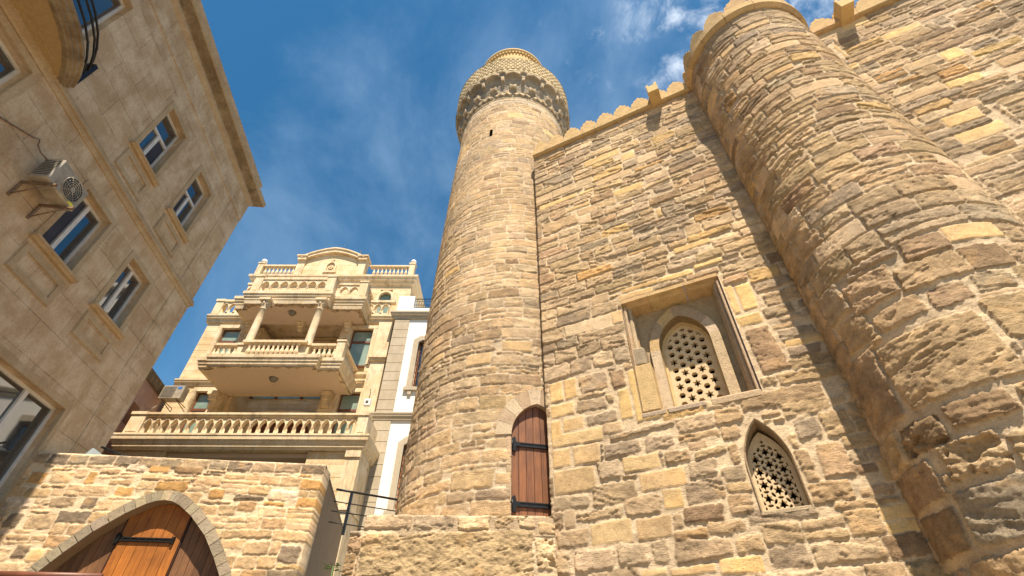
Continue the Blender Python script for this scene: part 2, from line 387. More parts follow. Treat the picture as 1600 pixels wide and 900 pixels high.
def lay(u0, u1, v0, v1, hr, wr, seed, specials, keep, kinds, cols):
    rng = random.Random(seed); S = []; obs = [s[:4] for s in specials] + keep
    ks, kw = zip(*kinds); cs, cw = zip(*cols); v = v0
    while v < v1:
        h = rng.uniform(*hr); u = u0 - rng.uniform(0, 0.2)
        if callable(wr): wl, wh = wr(v)
        else: wl, wh = wr
        while u < u1:
            w = rng.uniform(wl, wh) * (1.35 if rng.random() < .15 else 1)
            k = rng.choices(ks, kw)[0]; c = rng.choices(cs, cw)[0]
            if k == 'a' and c in ('gry', 'dgy'): c = 'yel' if rng.random() < .5 else 'tan'
            parts = [(u, u + w, v, v + h)]
            q = rng.random()
            if q < 0.10 and h > 0.16: m = v + h * rng.uniform(.4, .6); parts = [(u, u + w, v, m), (u, u + w, m, v + h)]
            elif q < 0.16 and w > .3: m = v + h * rng.uniform(.4, .6); x = u + w * rng.uniform(.35, .65); parts = [(u, u + w, v, m), (u, x, m, v + h), (x, u + w, m, v + h)]
            for p in parts:
                r = trim(p, obs)
                if r: S.append((*r, k, c))
            u += w
        v += h
    return S + list(specials)
def relief(u0, u1, v0, v1, du, stones, seed, amp=1.0, warp=1.0, joint=0.0085, mortar=(0.60, 0.48, 0.32)):
    nu = int(round((u1 - u0) / du)) + 1; nv = int(round((v1 - v0) / du)) + 1
    rng = np.random.RandomState(seed); TS = 1024; m = 1 / du
    A = tile(TS, .07 * m, .05 * m, 5, seed + 1, .62); Wl = tile(TS, .9 * m, .7 * m, 3, seed + 2); Wm = tile(TS, .13 * m, .10 * m, 3, seed + 3)
    E = tile(TS, .045 * m, .04 * m, 4, seed + 4, .8)
    B = [tile(TS, a * m, b * m, 4, seed + 5 + i, .58) for i, (a, b) in enumerate(((.30, .040), (.16, .030), (.42, .055)))]
    sh = np.arange(TS)
    B = [b[(sh[:, None] + (sh[None, :] * s_).astype(int)) % TS, sh[None, :]] for b, s_ in zip(B, (0.12, -0.2, 0.3))]
    Pt = tile(TS, .022 * m, .018 * m, 2, seed + 11); Hc = tile(TS, .06 * m, .045 * m, 2, seed + 12)
    iy = np.arange(nv); ix = np.arange(nu)
    g = lambda T, oy=0, ox=0: T[np.ix_((iy + oy) % TS, (ix + ox) % TS)]
    U = (u0 + ix * du)[None, :] + warp * (.007 * g(Wl, 300) + .002 * g(Wm, 77)); V = (v0 + iy * du)[:, None] + warp * (.011 * g(Wl) + .0022 * g(Wm))
    mask = sstep(-.2, 1.2, g(Wl, 511, 200))
    Hm = -.004 + .0025 * g(A) - .012 * mask * amp
    H = Hm.copy(); AL = np.full(H.shape, .8, np.float32); mo = np.array(mortar); K = g(E, 9, 9)
    C = mo[None, None, :] * (1 + .06 * g(A, 31, 7) - .05 * mask)[..., None]
    for (a, b, c, d, k, cn) in stones:
        mg = .06; x0 = max(0, int((a - mg - u0) / du)); x1 = min(nu, int((b + mg - u0) / du) + 1); y0 = max(0, int((c - mg - v0) / du)); y1 = min(nv, int((d + mg - v0) / du) + 1)
        if x1 - x0 < 2 or y1 - y0 < 2: continue
        uu, vv = U[y0:y1, x0:x1], V[y0:y1, x0:x1]; sy, sx = uu.shape
        oy, ox = rng.randint(0, TS - 1, 2); w = lambda T: T[np.ix_((np.arange(sy) + oy) % TS, (np.arange(sx) + ox) % TS)]
        cx, cy = (a + b) / 2, (c + d) / 2; sk = .035 if k == 'a' else .10
        t1, t2, t3, t4 = rng.uniform(-sk, sk, 4); j = joint * (0.55 if k == 'a' else rng.uniform(.5, 1.1))
        dl = np.minimum(uu - (a + j) + t1 * (vv - cy), (b - j) - uu + t2 * (vv - cy)); dv = np.minimum(vv - (c + j) + t3 * .5 * (uu - cx), (d - j) - vv + t4 * .5 * (uu - cx))
        en = (.0008 if k == 'a' else .0048) * w(E); r = .006 if k == 'a' else .022
        px_, pv = np.minimum(dl - r, 0), np.minimum(dv - r, 0)
        s = np.minimum(np.minimum(dl, dv), r - np.sqrt(px_ ** 2 + pv ** 2)) + en
        ins = s > 0; sp_ = np.maximum(s, 0)
        if k == 'a': pr, wd, blg = rng.uniform(.004, .010), .005, 0.0
        else: pr, wd, blg = rng.uniform(.008, .020) * amp, rng.uniform(.004, .010), rng.uniform(0, .004) * amp
        h = pr * (1 - np.exp(-sp_ / wd)) + blg * (1 - np.exp(-sp_ / .06)) + rng.uniform(-.05, .05) * .4 * (vv - cy)
        cm = np.ones_like(h)
        if k == 'a': h += .0007 * w(A)
        elif k == 'r': h += .0020 * w(A) * amp + .0013 * w(E); h -= .010 * amp * sstep(1.0, 1.5, w(B[rng.randint(3)]))
        elif k == 's':
            bb = w(B[rng.randint(3)]); gsh = sstep(.42, .78, bb); h -= rng.uniform(.008, .024) * amp * gsh; h += .0022 * amp * w(A) + .0013 * w(E) + .003 * bb * amp; cm = 1 - .10 * sstep(0, 1.5, w(B[0]))
        elif k == 'p': h += .0026 * w(A); h -= .010 * amp * sstep(1.0, 1.6, w(Pt))
        elif k == 'h':
            h -= .050 * sstep(.25, 1.0, w(Hc)); h += .006 * w(A); h -= .012 * sstep(0, 1.2, w(B[2]))
        base = np.array(PAL[cn]) * rng.uniform(.84, 1.14) * (1 + rng.uniform(-.025, .025, 3) * (1, .5, 1.6))
        col = base[None, None, :] * (cm * (1 + (.045 if k == 'a' else .10) * w(A) + .05 * w(Wm)))[..., None]
        ir = .5 * sstep(.9, 2.2, w(Wm))[..., None]; col = col * (1 - ir) + np.array((.55, .36, .17)) * ir
        al = sstep(0, .006, sp_); AL[y0:y1, x0:x1] = np.where(ins, .40 if k == 'a' else 1.0, AL[y0:y1, x0:x1])
        H[y0:y1, x0:x1] = np.where(ins, H[y0:y1, x0:x1] * (1 - al) + (np.maximum(h, -.035) + Hm[y0:y1, x0:x1] * 0) * al, H[y0:y1, x0:x1])
        C[y0:y1, x0:x1] = np.where(ins[..., None], C[y0:y1, x0:x1] * (1 - al[..., None]) + col * al[..., None], C[y0:y1, x0:x1])
    pat = g(tile(TS, 1.1 * m, .8 * m, 5, seed + 21, .6), 40, 90); gp_ = (sstep(.1, 1.6, pat) * .42)[..., None]; gm_ = C.mean(-1, keepdims=True) * np.array((1.0, .80, .56)) * 1.02
    C = (C * (1 - gp_) + gm_ * gp_) * (1 + .05 * g(tile(TS, .5 * m, .5 * m, 4, seed + 22), 5, 5))[..., None]
    C = C * np.array((1.02, .985, .96))
    return H, np.concatenate([np.clip(C, .03, .85), AL[..., None]], -1), u0 + ix * du, v0 + iy * du
def field_mesh(name, P, C, mat, parent, mask=None, skirt=None, loc=(0, 0, 0)):
    """grid of points (rows v, columns u) as one smooth mesh; skirt = depth vectors for a closed border"""
    nv, nu = P.shape[:2]; idx = np.arange(nv * nu).reshape(nv, nu)
    F = np.stack([idx[:-1, :-1], idx[:-1, 1:], idx[1:, 1:], idx[1:, :-1]], -1)
    F = F[mask] if mask is not None else F.reshape(-1, 4)
    V = P.reshape(-1, 3); K = (C if C.shape[-1] == 4 else np.concatenate([C, np.full(C.shape[:-1] + (1,), .3)], -1)).reshape(-1, 4)
    if skirt is not None:
        bd = np.concatenate([idx[0, :], idx[1:, -1], idx[-1, -2::-1], idx[-2:0:-1, 0]]); base = len(V)
        back = V[bd] + skirt.reshape(-1, 3)[bd]; V = np.concatenate([V, back]); K = np.concatenate([K, K[bd]])
        n = len(bd); i = np.arange(n); F = np.concatenate([F, np.stack([bd[i], base + i, base + (i + 1) % n, bd[(i + 1) % n]], -1)])
    me = bpy.data.meshes.new(name); me.vertices.add(len(V)); me.vertices.foreach_set('co', V.astype(np.float32).ravel())
    me.loops.add(F.size); me.loops.foreach_set('vertex_index', F.astype(np.int32).ravel())
    me.polygons.add(len(F)); me.polygons.foreach_set('loop_start', (np.arange(len(F)) * 4).astype(np.int32)); me.polygons.foreach_set('loop_total', np.full(len(F), 4, np.int32))
    me.polygons.foreach_set('use_smooth', np.ones(len(F), bool)); me.update(calc_edges=True); me.validate()
    ca = me.color_attributes.new('Col', 'FLOAT_COLOR', 'POINT'); ca.data.foreach_set('color', K.astype(np.float32).ravel())
    me.materials.append(mat); o = bpy.data.objects.new(name, me); COL.objects.link(o); o.location = loc
    if parent: o.parent = parent
    return o
def half_arch(w, h, n=10):
    """right half of a pointed arch, (w,0) up to (0,h)"""
    if h >= w:
        c = (h * h - w * w) / (2 * w); R = w + c; a1 = math.atan2(h, c)
        return [(-c + R * math.cos(a1 * i / n), R * math.sin(a1 * i / n)) for i in range(n)] + [(0.0, h)]
    return [(w * math.cos(math.pi / 2 * i / n), h * (1 - math.cos(math.pi / 2 * i / n) ** 1.2) ** 0.58) for i in range(n)] + [(0.0, h)]
def parch(uc, w, zb, zs, za, n=10):
    """closed pointed arch outline centred on uc, from bottom left over the top to bottom right"""
    h = half_arch(w, za - zs, n)
    return [(uc - w, zb)] + [(uc - x, zs + z) for x, z in h] + [(uc + x, zs + z) for x, z in h[-2::-1]] + [(uc + w, zb)]
def inside(poly, X, Z):
    r = np.zeros(X.shape, bool); n = len(poly)
    for i in range(n):
        x1, z1 = poly[i]; x2, z2 = poly[(i + 1) % n]
        c = ((z1 > Z) != (z2 > Z)); xi = (x2 - x1) * (Z - z1) / ((z2 - z1) if z2 != z1 else 1e-9) + x1
        r ^= c & (X < xi)
    return r
def clip_convex(poly, win):
    """Sutherland-Hodgman against a convex clockwise/ccw window"""
    ar = sum(win[i][0] * win[(i + 1) % len(win)][1] - win[(i + 1) % len(win)][0] * win[i][1] for i in range(len(win)))
    w = win if ar > 0 else win[::-1]; out_ = poly
    for i in range(len(w)):
        (ax, az), (bx, bz) = w[i], w[(i + 1) % len(w)]; inp, out_ = out_, []
        if not inp: break
        f = lambda p: (bx - ax) * (p[1] - az) - (bz - az) * (p[0] - ax)
        for j in range(len(inp)):
            P, Q = inp[j - 1], inp[j]; fp, fq = f(P), f(Q)
            if fq >= 0:
                if fp < 0: t = fp / (fp - fq); out_.append((P[0] + (Q[0] - P[0]) * t, P[1] + (Q[1] - P[1]) * t))
                out_.append(Q)
            elif fp >= 0: t = fp / (fp - fq); out_.append((P[0] + (Q[0] - P[0]) * t, P[1] + (Q[1] - P[1]) * t))
    return out_
def band_mesh(mb, inner, outer, y0, y1, col=None):
    """ring between two matching open outlines, with thickness"""
    n = len(inner)
    for i in range(n - 1):
        q = [inner[i], inner[i + 1], outer[i + 1], outer[i]]; mb.prism(q, y0, y1, col)
    return mb
def reveal(mb, pts, y0, y1, col=None, lip=0.0, lipd=0.0):
    vs = [(x, y0, z) for x, z in pts] + [(x, y1, z) for x, z in pts]; n = len(pts)
    return mb.add(vs, [(i, i + 1, n + i + 1, n + i) for i in range(n - 1)], col)

# ------------------------------------------------------------------ ground
g = MB((0.36, 0.31, 0.24)); g.add([(-300, -300, 0), (300, -300, 0), (300, 300, 0), (-300, 300, 0)], [(0, 1, 2, 3)])
M_GROUND = ashlar('street_paving', [(0.42, 0.36, 0.27), (0.38, 0.32, 0.24), (0.2, 0.17, 0.13), (0.46, 0.40, 0.31), (0.34, 0.28, 0.2)], 0.6, 0.4, 0.01)
tag(g.build('ground', M_GROUND), kind='structure')

# ------------------------------------------------------------------ the mosque wall
WROT = math.radians(-27.25519)
WO = (0.43894, 5.48246, 0)
SPEC = [(0.05, 0.24, 4.49, 4.78, 'a', 'yel'), (0.26, 0.43, 4.49, 4.78, 'a', 'yel'), (0.05, 0.37, 4.28, 4.45, 'a', 'yel'), (0.04, 0.18, 4.06, 4.24, 'a', 'yel'), (0.2, 0.47, 4.08, 4.24, 'a', 'yel'), (0.04, 0.68, 3.91, 4.07, 'a', 'yel'), (0.04, 0.27, 3.68, 3.89, 'a', 'yel'), (0.3, 0.62, 3.67, 3.9, 'a', 'yel'), (0.05, 0.54, 3.38, 3.65, 'a', 'yel'), (0.86, 1.27, 3.48, 3.66, 'a', 'yel'), (1.01, 1.49, 3.27, 3.46, 'a', 'yel'), (1.21, 1.41, 3.07, 3.27, 'a', 'yel'), (0.42, 0.87, 2.83, 3.05, 'a', 'yel'), (0.9, 1.26, 2.83, 3.03, 'a', 'yel'), (0.92, 1.07, 4.09, 4.46, 'a', 'yel'), (1.09, 1.39, 4.02, 4.69, 'a', 'yel'), (1.59, 1.96, 2.47, 2.61, 'a', 'yel'), (1.16, 1.56, 2.5, 2.58, 'a', 'yel'), (0.88, 1.13, 2.52, 2.59, 'a', 'yel'), (0.47, 0.84, 4.51, 4.76, 'r', 'gry'), (0.39, 0.78, 4.27, 4.43, 'r', 'gry'), (0.49, 0.89, 4.09, 4.23, 'r', 'gry'), (0.67, 1.1, 3.68, 3.85, 'r', 'gry'), (1.52, 1.81, 3.31, 3.49, 'r', 'gry'), (0.87, 1.06, 4.48, 4.73, 'r', 'brn'), (1.37, 1.76, 2.91, 3.07, 'r', 'brn'), (0.75, 1.51, 3.88, 3.96, 's', 'gry'), (1.14, 1.46, 3.67, 3.83, 's', 'gry'), (1.44, 1.81, 3.08, 3.3, 's', 'gry'), (1.49, 1.92, 3.68, 3.78, 's', 'tan'), (0.48, 0.97, 3.19, 3.42, 's', 'tan'), (0.81, 1.19, 3.05, 3.24, 's', 'tan'), (0.28, 0.79, 3.07, 3.18, 's', 'tan'), (1.32, 1.58, 3.49, 3.63, 's', 'tan'), (0.58, 0.83, 3.46, 3.67, 'r', 'pal'), (0.03, 0.45, 3.22, 3.36, 'r', 'pal'), (0.24, 0.66, 2.62, 2.81, 'r', 'pal'), (0.68, 0.98, 2.62, 2.82, 'r', 'pal'), (1.02, 1.18, 2.61, 2.82, 'r', 'pal'), (0.05, 0.4, 2.84, 3.02, 'r', 'pal'), (0.03, 0.2, 2.61, 2.82, 'r', 'pal'), (1.23, 1.75, 2.6, 2.79, 'p', 'tan'), (1.57, 1.9, 2.8, 2.91, 'p', 'tan'), (1.77, 2.01, 2.62, 2.77, 'p', 'tan'), (2.48, 2.75, 4.23, 4.83, 'p', 'brn'), (1.2, 1.72, 5.88, 5.96, 'a', 'yel'), (1.72, 2.17, 5.86, 5.97, 'a', 'yel'), (2.2, 2.56, 5.91, 6.0, 'a', 'yel'), (2.56, 2.73, 5.08, 5.48, 'a', 'yel'), (2.45, 2.54, 5.07, 5.51, 'a', 'yel'), (2.45, 2.71, 4.88, 5.03, 'a', 'yel'), (2.73, 3.05, 4.89, 5.05, 'r', 'gry'), (2.78, 3.15, 4.57, 4.72, 'r', 'gry'), (2.8, 3.11, 4.35, 4.48, 'r', 'gry'), (2.58, 2.8, 3.51, 3.72, 'r', 'gry'), (2.75, 3.16, 5.28, 5.43, 'r', 'gry'), (2.18, 2.95, 3.87, 4.06, 's', 'tan'), (2.53, 2.95, 3.74, 3.89, 's', 'tan'), (2.49, 2.83, 2.94, 3.12, 's', 'tan'), (2.82, 3.06, 3.49, 3.74, 'r', 'tan'), (2.5, 2.62, 3.12, 3.43, 'r', 'tan'), (2.67, 2.91, 3.13, 3.46, 'r', 'tan'), (1.8, 2.02, 2.93, 3.11, 'r', 'tan'), (1.93, 2.45, 2.84, 2.95, 'r', 'gry'), (0.98, 1.65, 9.02, 9.21, 'a', 'yel'), (1.66, 1.89, 8.76, 8.96, 'a', 'yel'), (1.41, 1.89, 7.91, 8.08, 'a', 'yel'), (0.05, 0.79, 8.31, 8.43, 'a', 'yel'), (0.56, 1.0, 7.97, 8.06, 'a', 'yel'), (1.41, 1.77, 6.53, 6.58, 'a', 'yel'), (0.81, 1.08, 8.3, 8.38, 'a', 'yel'), (2.02, 2.51, 6.29, 6.4, 'a', 'yel'), (1.96, 2.04, 7.1, 7.3, 'a', 'yel'), (1.82, 2.34, 8.34, 8.42, 'r', 'org'), (0.31, 0.67, 9.69, 9.77, 'r', 'org'), (0.07, 0.48, 9.55, 9.61, 'r', 'org'), (1.46, 1.97, 7.69, 7.77, 's', 'gry'), (2.35, 2.8, 8.11, 8.22, 's', 'gry'), (2.02, 2.32, 7.63, 7.78, 's', 'gry'), (1.9, 2.36, 6.84, 6.98, 's', 'gry'), (0.09, 0.74, 7.6, 7.87, 'r', 'tan'), (1.21, 1.55, 6.85, 7.02, 'r', 'tan'), (1.68, 2.03, 9.01, 9.24, 'r', 'tan'), (2.57, 2.97, 9.44, 9.59, 'r', 'tan'), (2.64, 3.07, 8.78, 9.06, 'r', 'tan'), (5.81, 6.18, 7.52, 7.68, 'a', 'yel'), (6.07, 6.28, 8.08, 8.34, 'a', 'yel'), (5.46, 5.84, 6.86, 7.07, 'a', 'yel'), (5.28, 5.33, 9.1, 9.52, 'a', 'yel'), (5.48, 5.8, 6.24, 6.38, 'r', 'org'), (5.45, 5.7, 7.97, 8.07, 'r', 'org'), (6.85, 7.03, 8.91, 9.08, 'r', 'org'), (5.86, 6.39, 7.27, 7.31, 's', 'gry'), (5.95, 6.01, 6.57, 7.0, 's', 'gry'), (6.4, 6.56, 8.94, 9.18, 's', 'gry'), (6.35, 6.64, 8.1, 8.22, 's', 'gry')]
rw = random.Random(5)
mosque = thing('mosque_wall', 'long high wall of weathered stone blocks with two latticed windows and a toothed parapet', 'wall', WO, WROT)
keep = [(1.175, 2.4375, 4.075, 5.75), (2.04, 2.50, 2.93, 3.62), (2.12, 2.42, 3.6, 3.72), (2.2, 2.34, 3.7, 3.80), (1.15, 2.47, 5.75, 5.86), (2.04, 2.5, 2.84, 2.935)]
ST = lay(0.0, 8.4, 0.0, 10.0, (.145, .25), lambda v: (.22, .60), 11, [(2.04, 2.5, 2.845, 2.93, 'r', 'gry'), (1.14, 1.62, 5.755, 5.86, 'a', 'yel'), (1.62, 2.05, 5.755, 5.86, 'r', 'pal'), (2.05, 2.47, 5.755, 5.86, 'r', 'tan')] + SPEC, keep[:4],
         [('s', .40), ('r', .38), ('p', .08), ('a', .14)], [('tan', .46), ('gry', .18), ('pal', .20), ('yel', .06), ('brn', .06), ('org', .01), ('pnk', .03)])
DU = 0.0125
H, C, us, vs = relief(0.0, 8.4, 0.0, 10.0, DU, ST, 101, amp=.9)
P = np.stack([np.broadcast_to(us[None, :], H.shape), -H, np.broadcast_to(vs[:, None], H.shape)], -1)
UU, VV = np.meshgrid((us[:-1] + us[1:]) / 2, (vs[:-1] + vs[1:]) / 2)
LOW = parch(2.268, .205, 2.935, 3.33, 3.79)
mask = ~((UU > 1.175) & (UU < 2.4375) & (VV > 4.075) & (VV < 5.75)) & ~inside(LOW, UU, VV) & ~((UU > 3.4) & (UU < 4.85))
sk = np.zeros(P.shape); sk[..., 1] = 0.9
field_mesh('masonry', P, C, M_STONE, mosque, mask, sk)
YEL, TAN, GRY, PALE = (0.58, 0.41, 0.20), (0.50, 0.375, 0.240), (0.385, 0.305, 0.220), (0.56, 0.44, 0.30)
def jit(c, a=.1):
    k = 1 + rw.uniform(-a, a); return tuple(x * k * (1 + rw.uniform(-.03, .03)) for x in c)
# cornice and merlons
def cornice_prof(z): return [(-.30, z), (.045, z), (.075, z + .03), (.075, z + .165), (.05, z + .175), (-.30, z + .175)]
m = MB()
u = 0.0; done = False
while u < 8.4:
    if u > 4 and not done: m.build('cornice', M_STONE, mosque); m = MB(); done = True
    w = rw.uniform(.5, .95); pr = [(d + rw.uniform(0, .006), z) for d, z in cornice_prof(10.0)]
    a, b = u, min(u + w, 8.4)
    if not (a > 3.35 and b < 4.9): m.sweep(pr, [(a, 0), (b - .004, 0)], col=jit(YEL))
    u += w
m.build('cornice', M_STONE, mosque)
def merlon_outline(w, s=1.0):
    h = w / 2
    r = [(h, 0), (h, .075), (h * .93, .08), (h * .86, .165), (h * .60, .19), (h * .56, .255), (h * .24, .28)]
    r = [(x, z * .84) for x, z in r]
    return [(-x, z) for x, z in r] + [(0, .29)] + r[::-1]
mproto = MB(jit(YEL)).prism(merlon_outline(.335), -.062, .06).build('merlon', M_STONE, mosque, (0.18, 0, 10.172))
u = 0.18 + .345; k = 0
while u < 8.3:
    if not (3.2 < u < 4.95):
        c = copy_part(mproto, (u, rw.uniform(-.006, .006), 10.172 + rw.uniform(-.012, .008)), rw.uniform(-.03, .03))
        k += 1
    u += .345
def spout(uc):
    s_ = MB(jit(YEL)); s_.box(uc - .095, uc + .095, -.33, .1, 9.985, 10.20, bev=.008); s_.box(uc - .095, uc - .05, -.325, .1, 10.198, 10.26); s_.box(uc + .05, uc + .095, -.325, .1, 10.198, 10.26)
    return s_.build('water_spout', M_CAPST, mosque)
spout(2.54); spout(5.66)
# rectangular niche with arched lattice window
win = MB()
NB = .28
def jambside(x, sgn):
    # stepped, moulded jamb: profile in plan, swept vertically
    prof = [(0, -.012), (0, .045), (.028, .05), (.030, .10), (.052, .105), (.075, .125), (.082, .15), (.07, .17), (.07, .20), (.10, .205), (.10, NB)]
    z = 4.075
    while z < 5.73:
        h = min(rw.uniform(.28, .45), 5.75 - z)
        if z + h > 5.6: h = 5.75 - z
        c = jit(rw.choice([YEL, TAN, PALE]) if z > 4.7 else TAN, .15); q = [(x + sgn * a, y) for a, y in prof] + [(x - sgn * .001, NB)]
        win.slab(q if sgn < 0 else q[::-1], z + .002, z + h - .002, c); z += h
jambside(1.177, 1); jambside(2.4355, -1)
u = 1.177
for w in (.36, .47, .4285):   # lintel course: cove under the edge
    win.sweep([(.012, 5.7485), (.012, 5.70), (-.05, 5.69), (-.09, 5.665), (-NB, 5.645), (-NB, 5.7485)], [(u + .002, 0), (u + w - .002, 0)], col=jit(YEL, .12)); u += w
win.box(1.18, 1.385, .004, NB, 4.11, 4.72, col=(.60, .43, .215), bev=.012); win.box(1.18, 1.34, .03, NB, 4.725, 5.0, col=(.36, .29, .20), bev=.03);
for x_, y_, r_ in ((2.41, .035, .022), (2.375, .115, .034), (2.345, .20, .024), (1.20, .05, .02), (1.245, .12, .03)):
    win.lathe([(r_, 4.11), (r_, 4.6), (r_ * 1.04, 4.62), (r_, 4.64), (r_, 5.66)], x_, y_, 12, col=jit(TAN, .15))
wf = win.build('niche_frame', M_STONE, mosque)
IN = parch(1.815, .312, 4.10, 5.00, 5.44, 12)
plate('niche_back', [(1.27, 4.09), (2.34, 4.09), (2.34, 5.66), (1.27, 5.66)], [IN[::-1]], NB, NB + .12, M_STONE, wf, col=(.46, .35, .21))
OUT = parch(1.815, .43, 4.10, 5.00, 5.61, 12)
rg = MB(); n = len(IN)
for i in range(n - 1):
    c = (jit(rw.choice([TAN, TAN, YEL, PALE]), .12) if i % 4 == 0 or i < 2 else c); rg.prism([IN[i], IN[i + 1], OUT[i + 1], OUT[i]], NB - .055, NB + .01, c)
g2 = parch(1.815, .30, 4.10, 5.00, 5.42, 12)
rg.build('arch_ring', M_STONE, wf)
rv = MB((.56, .42, .22)); reveal(rv, [(x, z) for x, z in IN], NB - .057, NB + .17)
g3_ = parch(1.815, .335, 4.05, 5.00, 5.48, 12); g4 = parch(1.815, .283, 4.05, 5.00, 5.385, 12)
band_mesh(rv, g4, g3_, NB + .10, NB + .18)
rv.build('reveal', M_ASH, wf)
sl = MB(); u = 1.15
for w in (.30, .46, .53): sl.box(u, u + w - .006, -.012 - rw.uniform(0, .014), NB + .3, 4.02 + rw.uniform(-.02, .01), 4.10, col=jit(GRY if w < .5 else TAN, .1), bev=.02); u += w
sl.build('window_sill', M_STONE, wf)
def star(x, z, R, r, k=6, a0=math.pi / 2): return [(x + (R if i % 2 == 0 else r) * math.cos(a0 + math.pi * i / k), z + (R if i % 2 == 0 else r) * math.sin(a0 + math.pi * i / k)) for i in range(2 * k)]
def ngon(x, z, R, k=6, a0=0): return [(x + R * math.cos(a0 + 2 * math.pi * i / k), z + R * math.sin(a0 + 2 * math.pi * i / k)) for i in range(k)]
def area(p): return abs(sum(p[i][0] * p[(i + 1) % len(p)][1] - p[(i + 1) % len(p)][0] * p[i][1] for i in range(len(p)))) / 2
GW = parch(1.815, .31, 4.06, 5.00, 5.42, 12); GI = parch(1.815, .262, 4.135, 5.00, 5.345, 12)
holes = []; s = .116
for i in range(-4, 5):
    for j in range(-3, 14):
        x = 1.815 + i * s * math.sqrt(3) / 2; z = 4.18 + j * s + (s / 2 if i % 2 else 0)
        jj = j + (i // 2) ; kk = (jj * 2 + (i % 2)) - 0
        isstar = ((2 * j + (i % 2) + 3 * (i % 2) ) % 3 == 0) if False else ((2 * j + (i % 2) - 3 * ((i) % 2)) % 3 == (0 if True else 1))
        c3 = (2 * j + (i % 2)) % 6
        isstar = (c3 == 0) if i % 2 == 0 else (c3 == 3)
        p = star(x, z, .056, .027) if isstar else ngon(x, z, .040)
        q = clip_convex(p, GI)
        if len(q) > 2 and area(q) > .0006: holes.append(q)
plate('lattice', GW, holes, NB + .12, NB + .185, M_LATT, wf)
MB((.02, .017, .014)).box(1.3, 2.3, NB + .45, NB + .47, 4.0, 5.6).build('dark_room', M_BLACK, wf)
# lower lattice window in a deep pointed opening
lw = MB((.55, .42, .24)); LIP = parch(2.268, .213, 2.93, 3.33, 3.805); INL = parch(2.268, .196, 2.935, 3.33, 3.775); 
n = len(LOW)
for i in range(n - 1):
    a, b, c_, d = INL[i], INL[i + 1], LIP[i + 1], LIP[i]
    vs_ = [(a[0], -.004, a[1]), (b[0], -.004, b[1]), (c_[0], .03, c_[1]), (d[0], .03, d[1]), (a[0], .30, a[1]), (b[0], .30, b[1]), (c_[0], .30, c_[1]), (d[0], .30, d[1])]
    mid = [(p[0] * .35 + q[0] * .65, -.016, p[1] * .35 + q[1] * .65) for p, q in ((a, d), (b, c_))]
    lw.add([vs_[0], vs_[1], mid[1], mid[0], vs_[3], vs_[2], vs_[4], vs_[5]], [(0, 1, 2, 3), (3, 2, 5, 4), (0, 6, 7, 1)], jit((.44, .33, .205), .12))
lf = lw.build('window_reveal', M_STONE, mosque)
G2 = parch(2.262, .20, 2.92, 3.33, 3.72); G2I = parch(2.262, .160, 2.985, 3.33, 3.635)
holes = []; s = .124
for i in range(-4, 5):
    for j in range(-2, 9):
        x = 2.262 + i * s * math.sqrt(3) / 2; z = 3.02 + j * s + (s / 2 if i % 2 else 0)
        q = clip_convex(star(x, z, .050, .024), G2I)
        if len(q) > 2 and area(q) > .0003: holes.append(q)
        for a in (30, 90, 150):   # slim slots half way between stars
            t = math.radians(a); hx, hz = x + s / 2 * math.cos(t), z + s / 2 * math.sin(t)
            e = (-math.sin(t), math.cos(t)); f = (math.cos(t), math.sin(t))
            q = [(hx + e[0] * a_ * .028 + f[0] * b_ * .012, hz + e[1] * a_ * .028 + f[1] * b_ * .012) for a_, b_ in ((1, 0), (.5, 1), (-.5, 1), (-1, 0), (-.5, -1), (.5, -1))]
            q = clip_convex(q, G2I)
            if len(q) > 2 and area(q) > .0003: holes.append(q)
plate('lattice', G2, holes, .17, .225, M_LATT, lf)
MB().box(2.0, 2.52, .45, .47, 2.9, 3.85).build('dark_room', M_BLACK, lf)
MB((.5, .39, .25)).box(2.05, 2.49, -.01, .31, 2.90, 2.938, bev=.006).build('window_sill', M_STONE, lf)

# ------------------------------------------------------------------ the round buttress
TR = 0.955
tcx, tcy = WO[0] + math.cos(WROT) * 4.12, WO[1] + math.sin(WROT) * 4.12
tower = thing('round_buttress', 'massive half round stone buttress with crenellated rim bulging from the high wall', 'tower', (tcx, tcy, 0), WROT)
L_ = lambda p0, p1, z0, z1, k, c: (p0 * TR, p1 * TR, z0, z1, k, c)
TS_ = [L_(-.93, -.12, 3.34, 3.93, 'r', 'tan'), L_(-1.45, -.95, 3.36, 4.0, 'r', 'brn'), L_(-.72, -.28, 3.10, 3.30, 's', 'brn'), L_(-1.18, -.76, 3.06, 3.30, 'h', 'brn'), L_(-.92, -.50, 2.80, 3.06, 'h', 'tan'), L_(-.26, .1, 3.0, 3.30, 's', 'tan'), L_(-.48, -.1, 2.74, 3.0, 'r', 'tan'),
       L_(-1.56, -1.0, 2.74, 3.03, 'r', 'brn'), L_(-1.0, -.46, 2.40, 2.76, 'r', 'slt'), L_(-1.52, -1.03, 2.40, 2.70, 'r', 'brn'), L_(-1.2, -.66, 2.0, 2.36, 'r', 'tan'), L_(-.64, 0, 2.1, 2.38, 'r', 'tan'), L_(.06, .50, 4.56, 4.76, 'a', 'yel'), L_(-.35, -.06, 4.0, 4.2, 's', 'pnk'), L_(-.03, .25, 4.03, 4.22, 'r', 'gry'), L_(-.8, -.38, 4.02, 4.22, 'r', 'tan'),
       L_(-.08, .34, 3.6, 3.98, 'r', 'tan'), L_(-1.2, -.83, 4.05, 4.35, 'r', 'tan'), L_(-1.25, -.9, 4.4, 4.75, 'r', 'gry'), L_(-.9, -.45, 4.28, 4.62, 'r', 'tan'), L_(-.85, -.5, 8.55, 8.72, 'a', 'org'), L_(-.3, .1, 8.0, 8.13, 'a', 'yel'), L_(-1.0, -.72, 8.2, 8.5, 's', 'org'), L_(-.6, -.35, 9.25, 9.38, 'a', 'yel')]
